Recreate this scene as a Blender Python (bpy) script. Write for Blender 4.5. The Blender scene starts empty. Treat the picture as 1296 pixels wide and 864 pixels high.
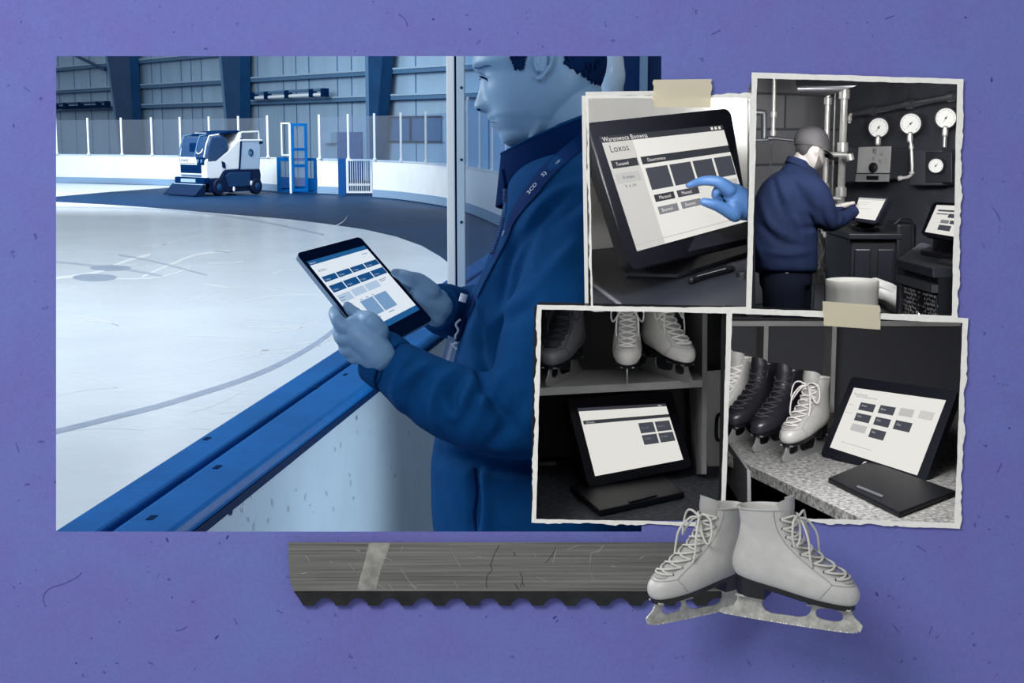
import bpy, math, random
import numpy as np
from mathutils import Vector, Matrix, noise as mnoise
V = Vector
scene = bpy.context.scene
COL = scene.collection
F_PX = 1800.0
CX, CY = 648.0, 432.0
HZ = 170.0                                  # horizon row of the large rink picture
PITCH = math.atan((CY - HZ) / F_PX)
CAM_H = 1.65
PD = 1.5                                    # distance of the paper board

class Frame:
    """A small world of its own (level floor z=0) seen by a viewer at height H looking down by `pitch`;
    s scales it uniformly about the camera."""
    def __init__(self, H, pitch, s=1.0, roll=0.0):
        self.H, self.p, self.s = H, pitch, s
        self.F = V((0, math.cos(pitch), -math.sin(pitch)))
        self.R = V((1, 0, 0))
        self.U = V((0, math.sin(pitch), math.cos(pitch)))
        if roll:
            q = Matrix.Rotation(roll, 3, self.F)
            self.R = q @ self.R; self.U = q @ self.U
        self.C = V((0, 0, H))
        rk = Matrix((self.R, self.F, self.U)).transposed()      # columns R F U
        Fm = V((0, math.cos(PITCH), -math.sin(PITCH))); Um = V((0, math.sin(PITCH), math.cos(PITCH)))
        rm = Matrix((V((1, 0, 0)), Fm, Um)).transposed()
        rot = rm @ rk.inverted()
        self.M = Matrix.Translation(V((0, 0, CAM_H))) @ (rot.to_4x4()) @ Matrix.Scale(s, 4) @ Matrix.Translation(-self.C)
    def ray(self, px, py):
        return self.F + self.R * ((px - CX) / F_PX) - self.U * ((py - CY) / F_PX)
    def at(self, px, py, d):
        return self.C + self.ray(px, py) * d
    def hit(self, px, py, P, N):
        r = self.ray(px, py); N = V(N); P = V(P)
        return self.C + r * ((P - self.C).dot(N) / r.dot(N))
    def g(self, px, py, z=0.0):
        return self.hit(px, py, (0, 0, z), (0, 0, 1))
    def para(self, q, d1):
        """four picture corners (TL,TR,BR,BL) -> the flat parallelogram in space that shows them, first corner at depth d1"""
        r = [self.ray(*p) for p in q]
        A = np.array([[-r[1][i], r[2][i], -r[3][i]] for i in range(3)])
        b = -np.array([r[0][i] for i in range(3)]) * d1
        d = np.linalg.solve(A, b)
        ds = [d1, d[0], d[1], d[2]]
        P = [self.C + r[i] * ds[i] for i in range(4)]
        return Quad(P, ds)

class Quad:
    def __init__(self, P, ds=None):
        self.P = P; self.ds = ds
        self.O = P[3].copy()                      # bottom-left
        self.a = P[2] - P[3]; self.b = P[0] - P[3]
        self.w = self.a.length; self.h = self.b.length
        self.n = self.a.cross(self.b).normalized()     # towards the viewer
        self.skew = math.degrees(self.a.angle(self.b))
    def p(self, u, v, k=0.0):
        return self.O + self.a * u + self.b * v + self.n * k

W = Frame(CAM_H, PITCH, 1.0)

# ---------------- colours and materials
def lin(c):
    c = c / 255.0
    return c / 12.92 if c <= 0.04045 else ((c + 0.055) / 1.055) ** 2.4
def rgb(r, g, b): return (lin(r), lin(g), lin(b), 1.0)
_mats = {}
def mat(name, c, rough=0.6, metal=0.0, spec=0.5, nz=None, bump=None, emit=0.0, trans=0.0, alpha=1.0, coat=0.0, c2=None, ramp=(0.35, 0.65), stretch=None, sheen=0.0):
    if name in _mats: return _mats[name]
    m = bpy.data.materials.new(name); m.use_nodes = True
    nt = m.node_tree; b = nt.nodes['Principled BSDF']
    c = rgb(*c)
    b.inputs['Base Color'].default_value = c
    b.inputs['Roughness'].default_value = rough
    b.inputs['Metallic'].default_value = metal
    b.inputs['Specular IOR Level'].default_value = spec
    if coat: b.inputs['Coat Weight'].default_value = coat
    if sheen: b.inputs['Sheen Weight'].default_value = sheen
    if trans: b.inputs['Transmission Weight'].default_value = trans
    if alpha < 1: b.inputs['Alpha'].default_value = alpha
    if emit:
        b.inputs['Emission Color'].default_value = c
        b.inputs['Emission Strength'].default_value = emit
        b.inputs['Base Color'].default_value = (c[0]*.05, c[1]*.05, c[2]*.05, 1)
    if nz or bump:
        tc = nt.nodes.new('ShaderNodeTexCoord'); mp = nt.nodes.new('ShaderNodeMapping')
        nt.links.new(tc.outputs['Object'], mp.inputs['Vector'])
        if stretch: mp.inputs['Scale'].default_value = stretch
    if nz:
        n = nt.nodes.new('ShaderNodeTexNoise'); n.inputs['Scale'].default_value = nz[0]; n.inputs['Detail'].default_value = 6
        n.inputs['Roughness'].default_value = 0.65
        nt.links.new(mp.outputs['Vector'], n.inputs['Vector'])
        r = nt.nodes.new('ShaderNodeValToRGB')
        k = nz[1]
        lo = c2 and rgb(*c2) or (c[0]*(1-k), c[1]*(1-k), c[2]*(1-k), 1)
        r.color_ramp.elements[0].color = lo; r.color_ramp.elements[0].position = ramp[0]
        r.color_ramp.elements[1].color = c if c2 else (min(1, c[0]*(1+k*.6)), min(1, c[1]*(1+k*.6)), min(1, c[2]*(1+k*.6)), 1)
        r.color_ramp.elements[1].position = ramp[1]
        nt.links.new(n.outputs['Fac'], r.inputs['Fac'])
        nt.links.new(r.outputs['Color'], b.inputs['Emission Color' if emit else 'Base Color'])
    if bump:
        n2 = nt.nodes.new('ShaderNodeTexNoise'); n2.inputs['Scale'].default_value = bump[0]; n2.inputs['Detail'].default_value = 5
        nt.links.new(mp.outputs['Vector'], n2.inputs['Vector'])
        bp = nt.nodes.new('ShaderNodeBump'); bp.inputs['Strength'].default_value = bump[1]; bp.inputs['Distance'].default_value = bump[2] if len(bump) > 2 else 0.01
        nt.links.new(n2.outputs['Fac'], bp.inputs['Height']); nt.links.new(bp.outputs['Normal'], b.inputs['Normal'])
    _mats[name] = m
    return m
def glassmat(name, c, k, rough=0.02):
    """clear sheet: lets most light through, tinted, with a real reflection"""
    if name in _mats: return _mats[name]
    m = bpy.data.materials.new(name); m.use_nodes = True
    nt = m.node_tree; nt.nodes.clear()
    o = nt.nodes.new('ShaderNodeOutputMaterial'); mx = nt.nodes.new('ShaderNodeMixShader')
    t = nt.nodes.new('ShaderNodeBsdfTransparent'); g = nt.nodes.new('ShaderNodeBsdfPrincipled')
    t.inputs['Color'].default_value = rgb(*c)
    g.inputs['Base Color'].default_value = rgb(*c); g.inputs['Roughness'].default_value = rough
    mx.inputs['Fac'].default_value = k
    nt.links.new(t.outputs[0], mx.inputs[1]); nt.links.new(g.outputs[0], mx.inputs[2]); nt.links.new(mx.outputs[0], o.inputs[0])
    _mats[name] = m
    return m

# ---------------- mesh collecting
class G:
    def __init__(self): self.v = []; self.f = []; self.m = []; self.cur = 0
    def mi(self, i): self.cur = i; return self
    def add(self, vs, fs):
        b = len(self.v); self.v += [V(p) for p in vs]
        for f in fs: self.f.append([b + i for i in f]); self.m.append(self.cur)
        return self
    def box(self, a, b):
        (x0, y0, z0), (x1, y1, z1) = a, b
        x0, x1 = sorted((x0, x1)); y0, y1 = sorted((y0, y1)); z0, z1 = sorted((z0, z1))
        return self.hexa([(x0,y0,z0),(x1,y0,z0),(x1,y1,z0),(x0,y1,z0)], [(x0,y0,z1),(x1,y0,z1),(x1,y1,z1),(x0,y1,z1)])
    def hexa(self, lo, hi):
        return self.add(list(lo) + list(hi), [(3,2,1,0),(4,5,6,7),(0,1,5,4),(1,2,6,5),(2,3,7,6),(3,0,4,7)])
    def obox(self, c, ax, ay, az):
        """box with centre c and three half-edge vectors"""
        c, ax, ay, az = V(c), V(ax), V(ay), V(az)
        lo = [c-ax-ay-az, c+ax-ay-az, c+ax+ay-az, c-ax+ay-az]; hi = [p + az*2 for p in lo]
        return self.hexa(lo, hi)
    def prism(self, pts, vec):
        pts = [V(p) for p in pts]; vec = V(vec); n = len(pts)
        fs = [tuple(range(n))[::-1], tuple(range(n, 2*n))] + [(i, (i+1) % n, n + (i+1) % n, n + i) for i in range(n)]
        return self.add(pts + [p + vec for p in pts], fs)
    def poly(self, pts): return self.add(pts, [tuple(range(len(pts)))])
    def loft(self, rings, caps=(True, True), closed=True):
        n = len(rings[0]); vs = [V(p) for r in rings for p in r]; fs = []
        for k in range(len(rings) - 1):
            for i in range(n if closed else n - 1):
                j = (i + 1) % n
                fs.append((k*n+i, k*n+j, (k+1)*n+j, (k+1)*n+i))
        if caps[0]: fs.append(tuple(range(n))[::-1])
        if caps[1]: fs.append(tuple((len(rings)-1)*n + i for i in range(n)))
        return self.add(vs, fs)
    def tube(self, pts, r, seg=10, caps=True, flat=None):
        """round tube through pts; r one radius or one per point; flat=(vector, factor) squeezes along a direction"""
        pts = [V(p) for p in pts]; n = len(pts)
        rs = r if isinstance(r, (list, tuple)) else [r]*n
        rings = []; prev = None
        for i in range(n):
            t = (pts[min(i+1, n-1)] - pts[max(i-1, 0)])
            if t.length < 1e-9: t = V((0,0,1))
            t.normalize()
            if prev is None:
                a = V((0,0,1)) if abs(t.z) < .9 else V((1,0,0))
                u = t.cross(a).normalized()
            else:
                u = prev - t*prev.dot(t)
                u = u.normalized() if u.length > 1e-6 else t.orthogonal().normalized()
            prev = u; w = t.cross(u)
            ring = []
            for k in range(seg):
                an = 2*math.pi*k/seg
                o = (u*math.cos(an) + w*math.sin(an))*rs[i]
                if flat is not None:
                    fv = V(flat[0]).normalized(); o = o - fv*o.dot(fv)*(1-flat[1])
                ring.append(pts[i] + o)
            rings.append(ring)
        return self.loft(rings, (caps, caps))
    def capsule(self, pts, rs, seg=14, flat=None):
        """limb-like tube with rounded ends"""
        pts = [V(p) for p in pts]
        if not isinstance(rs, (list, tuple)): rs = [rs]*len(pts)
        t0 = (pts[0]-pts[1]).normalized(); t1 = (pts[-1]-pts[-2]).normalized()
        P = []; R_ = []
        for a in (80, 55, 28):
            P.append(pts[0] + t0*rs[0]*math.sin(math.radians(a))); R_.append(rs[0]*math.cos(math.radians(a)))
        P += pts; R_ += list(rs)
        for a in (28, 55, 80):
            P.append(pts[-1] + t1*rs[-1]*math.sin(math.radians(a))); R_.append(rs[-1]*math.cos(math.radians(a)))
        return self.tube(P, R_, seg, True, flat)
    def lathe(self, prof, c=(0,0,0), axis=(0,0,1), seg=24, caps=(True, True)):
        c = V(c); ax = V(axis).normalized(); u = ax.orthogonal().normalized(); w = ax.cross(u)
        return self.loft([[c + ax*z + (u*math.cos(2*math.pi*k/seg) + w*math.sin(2*math.pi*k/seg))*max(r, 1e-5) for k in range(seg)] for r, z in prof], caps)
    def ball(self, c, r, sx=(1,1,1), seg=16):
        c = V(c); rings = []
        for i in range(1, seg):
            a = math.pi*i/seg - math.pi/2
            rings.append([c + V((r*sx[0]*math.cos(a)*math.cos(2*math.pi*k/seg), r*sx[1]*math.cos(a)*math.sin(2*math.pi*k/seg), r*sx[2]*math.sin(a))) for k in range(seg)])
        return self.loft(rings)
    def xf(self, M):
        self.v = [M @ p for p in self.v]; return self
    def join(self, o):
        b = len(self.v); self.v += o.v
        self.f += [[b+i for i in f] for f in o.f]; self.m += o.m
        return self

def smooth_path(pts, n=6):
    """Catmull-Rom through pts"""
    pts = [V(p) for p in pts]; P = [pts[0]*2-pts[1]] + pts + [pts[-1]*2-pts[-2]]
    out = []
    for i in range(1, len(P)-2):
        for k in range(n):
            t = k/n
            a, b, c, d = P[i-1], P[i], P[i+1], P[i+2]
            out.append(.5*((2*b) + (c-a)*t + (2*a-5*b+4*c-d)*t*t + (3*b-a-3*c+d)*t*t*t))
    out.append(pts[-1]); return out
def lerp_list(xs, n):
    """resample a list of tuples smoothly to n entries"""
    xs = [np.array(x, float) for x in xs]; out = []
    m = len(xs) - 1
    for i in range(n):
        t = i/(n-1)*m; k = min(int(t), m-1); f = t-k
        a = xs[max(k-1, 0)]; b = xs[k]; c = xs[k+1]; d = xs[min(k+2, m)]
        out.append(.5*((2*b) + (c-a)*f + (2*a-5*b+4*c-d)*f*f + (3*b-a-3*c+d)*f*f*f))
    return out

def mesh_from(name, g, mats, off=None, smooth=None, weld=False):
    me = bpy.data.meshes.new(name)
    off = V(off) if off is not None else V((0,0,0))
    me.from_pydata([tuple(p - off) for p in g.v], [], g.f)
    ms = mats if isinstance(mats, (list, tuple)) else [mats]
    for m in ms: me.materials.append(m)
    if len(ms) > 1: me.polygons.foreach_set('material_index', g.m)
    me.validate(); 
    import bmesh
    bm = bmesh.new(); bm.from_mesh(me)
    if weld: bmesh.ops.remove_doubles(bm, verts=bm.verts, dist=1e-6)
    bmesh.ops.recalc_face_normals(bm, faces=bm.faces)
    bm.to_mesh(me); bm.free()
    if smooth is not None:
        me.shade_smooth()
        me.set_sharp_from_angle(angle=math.radians(smooth))
    me.update()
    return me

def thing(name, label, cat, base=(0,0,0), K=None, group=None, M=None):
    o = bpy.data.objects.new(name, None); COL.objects.link(o); o.empty_display_size = .05
    o['label'] = label; o['category'] = cat
    if group: o['group'] = group
    K = K or W
    o.matrix_world = M if M is not None else K.M @ Matrix.Translation(V(base))
    _base[o.name] = V(base) if M is None else V((0,0,0))
    return o
_base = {}
def obj(name, g, mats, parent=None, smooth=None, bevel=None, label=None, K=None, base=None, kind=None, weld=False, sub=0):
    """link g as one mesh; a child shares its thing's local frame, a top-level one sits at `base` in frame K"""
    if parent is not None:
        off = _base.get(parent.name, V((0,0,0)))
    else:
        off = V(base) if base is not None else sum(g.v, V((0,0,0)))/len(g.v)
        if base is None: off.z = min(p.z for p in g.v)
    me = g if isinstance(g, bpy.types.Mesh) else mesh_from(name, g, mats, off, smooth, weld)
    o = bpy.data.objects.new(name, me); COL.objects.link(o)
    if parent is not None:
        o.parent = parent; _base[o.name] = off
    else:
        o.matrix_world = (K or W).M @ Matrix.Translation(off); _base[o.name] = off
    if bevel:
        b = o.modifiers.new('bevel', 'BEVEL'); b.width = bevel; b.segments = 2; b.limit_method = 'ANGLE'; b.angle_limit = math.radians(40)
    if sub:
        b = o.modifiers.new('sub', 'SUBSURF'); b.levels = sub; b.render_levels = sub
    if label: o['label'] = label
    if kind: o['kind'] = kind
    return o
def tag(o, label, cat, group=None):
    o['label'] = label; o['category'] = cat
    if group: o['group'] = group
    return o
def struct(name, g, mats, K=None, smooth=None, bevel=None):
    return obj(name, g, mats, None, smooth=smooth, bevel=bevel, K=K, kind='structure')
def remesh(name, g, mat_, voxel, parent, smooth_it=6, sm=.6, label=None, post=None, K=None, base=None):
    """fuse overlapping shells into one continuous skin"""
    tmp = bpy.data.objects.new('tmp', mesh_from('tmp', g, mat_)); COL.objects.link(tmp)
    r = tmp.modifiers.new('r', 'REMESH'); r.mode = 'VOXEL'; r.voxel_size = voxel
    if smooth_it:
        s = tmp.modifiers.new('s', 'SMOOTH'); s.iterations = smooth_it; s.factor = sm
    dg = bpy.context.evaluated_depsgraph_get(); dg.update()
    me = bpy.data.meshes.new_from_object(tmp.evaluated_get(dg))
    bpy.data.objects.remove(tmp)
    off = _base.get(parent.name, V((0,0,0))) if parent is not None else V(base)
    me.name = name
    me.materials.clear(); me.materials.append(mat_)
    n = len(me.vertices); co = np.empty(n*3); me.vertices.foreach_get('co', co); co = co.reshape(n, 3)
    if post:
        no = np.empty(n*3); me.vertices.foreach_get('normal', no); no = no.reshape(n, 3)
        ed = np.empty(len(me.edges)*2, dtype=np.int64); me.edges.foreach_get('vertices', ed); ed = ed.reshape(-1, 2)
        co = post(co, no, ed)
    co = co - np.array(tuple(off)); me.vertices.foreach_set('co', co.ravel())
    me.shade_smooth(); me.update()
    o = bpy.data.objects.new(name, me); COL.objects.link(o)
    if parent is not None: o.parent = parent; _base[o.name] = off
    else: o.matrix_world = (K or W).M @ Matrix.Translation(off)
    if label: o['label'] = label
    return o
def text_mesh(s, size, fn, mat_idx_g=None, extrude=0.0):
    """lettering as triangles; fn(x, y) -> point in space; x runs from 0 in units of `size`"""
    cu = bpy.data.curves.new('t', 'FONT'); cu.body = s; cu.size = 1.0; cu.resolution_u = 2
    o = bpy.data.objects.new('t', cu); COL.objects.link(o)
    dg = bpy.context.evaluated_depsgraph_get(); dg.update()
    me = bpy.data.meshes.new_from_object(o.evaluated_get(dg))
    vs = [fn(v.co.x*size, v.co.y*size) for v in me.vertices]; fs = [tuple(p.vertices) for p in me.polygons]
    bpy.data.objects.remove(o); bpy.data.meshes.remove(me); bpy.data.curves.remove(cu)
    return vs, fs
def shape2d(outer, holes, fn, t0, t1, g):
    """flat outline with holes as a solid plate; fn(x, y, t) -> point in space"""
    cu = bpy.data.curves.new('c', 'CURVE'); cu.dimensions = '2D'; cu.fill_mode = 'BOTH'
    for ring in [outer] + list(holes):
        sp = cu.splines.new('POLY'); sp.points.add(len(ring)-1)
        for i, p in enumerate(ring): sp.points[i].co = (p[0], p[1], 0, 1)
        sp.use_cyclic_u = True
    o = bpy.data.objects.new('c', cu); COL.objects.link(o)
    dg = bpy.context.evaluated_depsgraph_get(); dg.update()
    me = bpy.data.meshes.new_from_object(o.evaluated_get(dg))
    tv = [tuple(v.co) for v in me.vertices]; tf = [tuple(p.vertices) for p in me.polygons]
    bpy.data.objects.remove(o); bpy.data.meshes.remove(me); bpy.data.curves.remove(cu)
    g.add([fn(p[0], p[1], t0) for p in tv], tf)
    g.add([fn(p[0], p[1], t1) for p in tv], [f[::-1] for f in tf])
    for ring in [outer] + list(holes):
        n = len(ring)
        g.add([fn(p[0], p[1], t0) for p in ring] + [fn(p[0], p[1], t1) for p in ring], [(i, (i+1) % n, n+(i+1) % n, n+i) for i in range(n)])
    return g
def copy_tree(o, parent=None):
    c = o.copy(); COL.objects.link(c); c.parent = parent
    _base[c.name] = _base.get(o.name, V((0,0,0)))
    for ch in list(o.children): copy_tree(ch, c)
    return c
def torn(pts, amp, step=6, seed=0, edges=None):
    """roughened outline in picture units; edges = list of flags which sides are torn"""
    rnd = random.Random(seed); out = []
    n = len(pts)
    for i in range(n):
        a = np.array(pts[i], float); b = np.array(pts[(i+1) % n], float)
        L = np.linalg.norm(b-a); k = max(1, int(L/step)); nn = np.array([-(b-a)[1], (b-a)[0]])/L
        am = amp if (edges is None or edges[i]) else .35
        ph = rnd.uniform(0, 100)
        for j in range(k):
            t = j/k
            w = math.sin(j*.9+ph)*.35 + math.sin(j*.33+ph*2)*.5 + rnd.uniform(-.5, .5)
            w *= min(1, 4*t)*1.0 if j else 0
            out.append(tuple(a + (b-a)*t + nn*w*am))
    return out

def lap(x, ed, it=3, f=.5):
    n = len(x); x = x.copy()
    deg = np.bincount(ed.ravel(), minlength=n).astype(float)
    for _ in range(it):
        a = np.zeros_like(x)
        if x.ndim == 1:
            a = np.bincount(ed[:,0], x[ed[:,1]], n) + np.bincount(ed[:,1], x[ed[:,0]], n); a /= np.maximum(deg, 1)
        else:
            for c in range(3): a[:,c] = (np.bincount(ed[:,0], x[ed[:,1],c], n) + np.bincount(ed[:,1], x[ed[:,0],c], n))/np.maximum(deg, 1)
        x = x + (a-x)*f
    return x
def fold_field(px, strokes):
    """height at picture positions px (n,2) from pressed strokes [(points, width, height)]"""
    h = np.zeros(len(px))
    for st, w, hh in strokes:
        P = np.array([(p.x, p.y) for p in smooth_path([(a, b, 0) for a, b in st], 4)]); near = np.where((px[:,0] > P[:,0].min()-3*w) & (px[:,0] < P[:,0].max()+3*w) & (px[:,1] > P[:,1].min()-3*w) & (px[:,1] < P[:,1].max()+3*w))[0]
        if not len(near): continue
        q = px[near]; best = np.full(len(q), 1e9); bu = np.zeros(len(q))
        for i in range(len(P)-1):
            a, b = P[i], P[i+1]; ab = b-a
            t = np.clip(((q-a)@ab)/(ab@ab+1e-9), 0, 1); dd = ((q-a-t[:,None]*ab)**2).sum(1)
            m = dd < best; best[m] = dd[m]; bu[m] = (i+t[m])/(len(P)-1)
        env = np.clip(np.sin(np.pi*np.clip(bu, .02, .98)), 0, 1)**.5
        h[near] += hh*env*np.exp(-.5*best/w**2)
    return h
def wave(co, f, seed=0):
    """cheap smooth noise on an (n,3) array"""
    r = np.random.RandomState(seed); out = np.zeros(len(co))
    for i in range(10):
        k = r.normal(size=3); k = k/np.linalg.norm(k)*f*r.uniform(.6, 1.5)
        out += np.sin(co@k + r.uniform(0, 6.28))
    return out/10**.5
class RQuad(Quad):
    """true rectangle w x h (real size) with centre C and axes a,b"""
    def __init__(self, C, a, b):
        self.O = C - a/2 - b/2; self.a = a; self.b = b; self.w = a.length; self.h = b.length
        self.n = a.cross(b).normalized(); self.C = C
        self.ux = a.normalized(); self.uy = b.normalized()
    def l(self, x, y, k=0.0):
        """metres from the centre along width/height, k towards the viewer"""
        return self.C + self.ux*x + self.uy*y + self.n*k
def fit_rect(K, q, aspect, d, inits=((0,0,0),), fixed=True):
    """find the pose of a rectangle (w/h = aspect) whose corners are seen at q (TL,TR,BR,BL); d = depth of its centre"""
    q = np.array(q, float)
    R, F, U = (np.array(tuple(x)) for x in (K.R, K.F, K.U)); C0 = np.array(tuple(K.C))
    def rod(w):
        th = np.linalg.norm(w)
        if th < 1e-9: return np.eye(3)
        k = w/th; Kx = np.array([[0,-k[2],k[1]],[k[2],0,-k[0]],[-k[1],k[0],0]])
        return np.eye(3) + math.sin(th)*Kx + (1-math.cos(th))*Kx@Kx
    def pts(p):
        M = rod(p[3:6]); h = math.exp(p[2]); asp = math.exp(p[6])
        out = []
        for sx, sy in ((-1,1),(1,1),(1,-1),(-1,-1)):
            v = M @ np.array([sx*.5*h*asp, sy*.5*h, 0])   # cam coords: x right, y up, z toward the viewer
            X = np.array([(p[0]-CX)/F_PX*d, -(p[1]-CY)/F_PX*d, -d]) + v
            out.append(X)
        return np.array(out)
    def res(p):
        X = pts(p); pr = np.stack([CX + F_PX*X[:,0]/-X[:,2], CY - F_PX*X[:,1]/-X[:,2]], 1)
        return np.concatenate([(pr-q).ravel(), [60*(p[6]-math.log(aspect))]])
    best = None
    c = q.mean(0); h0 = math.log(max(.02, np.linalg.norm(q[0]-q[3])/F_PX*d))
    for w0 in inits:
        p = np.array([c[0], c[1], h0, *w0, math.log(aspect)], float); lam = 1e-2
        r = res(p); e = r@r
        for it in range(60):
            J = np.zeros((len(r), 7))
            for i in range(7):
                dp = p.copy(); dp[i] += 1e-5; J[:, i] = (res(dp)-r)/1e-5
            st = np.linalg.solve(J.T@J + lam*np.diag(np.diag(J.T@J)+1e-9), -J.T@r)
            p2 = p+st; r2 = res(p2); e2 = r2@r2
            if e2 < e:
                small = e-e2 < 1e-4*e; p, r, e, lam = p2, r2, e2, lam*.4
                if small: break
            else: lam *= 3
        if best is None or e < best[0]: best = (e, p, r)
    e, p, r = best
    M = rod(p[3:6]); h = math.exp(p[2]); asp = math.exp(p[6])
    ca = lambda v: V(tuple(R*v[0] + U*v[1] - F*v[2]))
    Cc = np.array([(p[0]-CX)/F_PX*d, -(p[1]-CY)/F_PX*d, -d])
    Q = RQuad(K.C + ca(Cc), ca(M[:,0]*h*asp), ca(M[:,1]*h))
    Q.err = np.sqrt((r[:8]**2).reshape(4,2).sum(1)); Q.asp = asp; Q.cost = e
    return Q
INI = [(x, y, z) for x in (-.6, .3) for y in (-.7, .7) for z in (-.3, .3)]
class XQuad(Quad):
    def __init__(self, K, q, asp, d):
        R_ = fit_rect(K, q, asp, d, INI)
        self.n = R_.n; self.fit = R_
        self.P = [K.hit(x, y, R_.C, R_.n) for x, y in q]       # TL TR BR BL
        self.C = sum(self.P, V((0,0,0)))/4
        self.ux = R_.ux; self.uy = R_.uy; self.w = R_.w; self.h = R_.h
    def p(self, u, v, k=0.0):
        TL, TR, BR, BL = self.P
        return (BL*(1-u)+BR*u)*(1-v) + (TL*(1-u)+TR*u)*v + self.n*k
    def rr(self, r, u0=0, v0=0, u1=1, v1=1, k=0.0, seg=5):
        """rounded outline; r in metres"""
        ru, rv = r/self.w, r/self.h; out = []
        for cx, cy, a0 in ((u1-ru, v1-rv, 0), (u0+ru, v1-rv, 90), (u0+ru, v0+rv, 180), (u1-ru, v0+rv, 270)):
            for i in range(seg+1):
                a = math.radians(a0 + 90*i/seg); out.append(self.p(cx+ru*math.cos(a), cy+rv*math.sin(a), k))
        return out
def ui(Q, g, items, k):
    """items: (u0,v0,u1,v1,material index) rectangles measured from the top left of the screen, v downwards"""
    for j, (u0, v0, u1, v1, m) in enumerate(items):
        g.mi(m); kk = k + j*2e-6
        g.poly([Q.p(u0, 1-v1, kk), Q.p(u1, 1-v1, kk), Q.p(u1, 1-v0, kk), Q.p(u0, 1-v0, kk)])
def ui_text(Q, g, s, u, v, size, m, k):
    sx = size/Q.w; sy = size/Q.h
    vs, fs = text_mesh(s, 1.0, lambda x, y: Q.p(u + x*sx, 1-v + y*sy, k)); g.mi(m); g.add(vs, fs)
def slab_q(Q, g, r, th, k=0.0, u0=0, v0=0, u1=1, v1=1):
    a = Q.rr(r, u0, v0, u1, v1, k); b = [p - Q.n*th for p in a]; n = len(a)
    a2 = Q.rr(max(r, 1e-4), u0+.0012/Q.w*0, v0, u1, v1, k)
    g.add(a + b, [tuple(range(n)), tuple(range(n, 2*n))[::-1]] + [(i, n+i, n+(i+1) % n, (i+1) % n) for i in range(n)])
def flood_noise(p, s, seed=0): return mnoise.noise(V((p.x*s+seed, p.y*s, p.z*s)))
# ================= camera, light
cam = bpy.data.cameras.new('camera'); cam_o = bpy.data.objects.new('camera', cam); COL.objects.link(cam_o)
cam.sensor_width = 36.0; cam.sensor_fit = 'HORIZONTAL'; cam.lens = F_PX/1296*36.0
cam.clip_start = .05; cam.clip_end = 500
cam_o.location = (0, 0, CAM_H); cam_o.rotation_euler = (math.pi/2 - PITCH, 0, 0)
scene.camera = cam_o
scene.view_settings.view_transform = 'Standard'; scene.view_settings.look = 'None'
scene.view_settings.exposure = 0.0; scene.view_settings.gamma = 1.0; scene.view_settings.use_curve_mapping = False
wd = bpy.data.worlds.new('world'); scene.world = wd; wd.use_nodes = True
wd.node_tree.nodes['Background'].inputs['Color'].default_value = (.90, .96, 1.0, 1)
wd.node_tree.nodes['Background'].inputs['Strength'].default_value = 0.45
def area(name, p, target, size, power, color=(1,1,1), size_y=None, spread=None):
    l = bpy.data.lights.new(name, 'AREA'); l.energy = power; l.size = size; l.color = color
    if size_y: l.shape = 'RECTANGLE'; l.size_y = size_y
    if spread: l.spread = math.radians(spread)
    o = bpy.data.objects.new(name, l); COL.objects.link(o); o.location = p
    o.rotation_euler = (V(target)-V(p)).to_track_quat('-Z', 'Y').to_euler()
    return o
area('collage_key_light', (-1.1, -.2, 2.9), (0, 1.45, 1.35), .9, 40, (1, .99, .97))  # unseen key light added in front of the paper and cut-out skates

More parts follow.
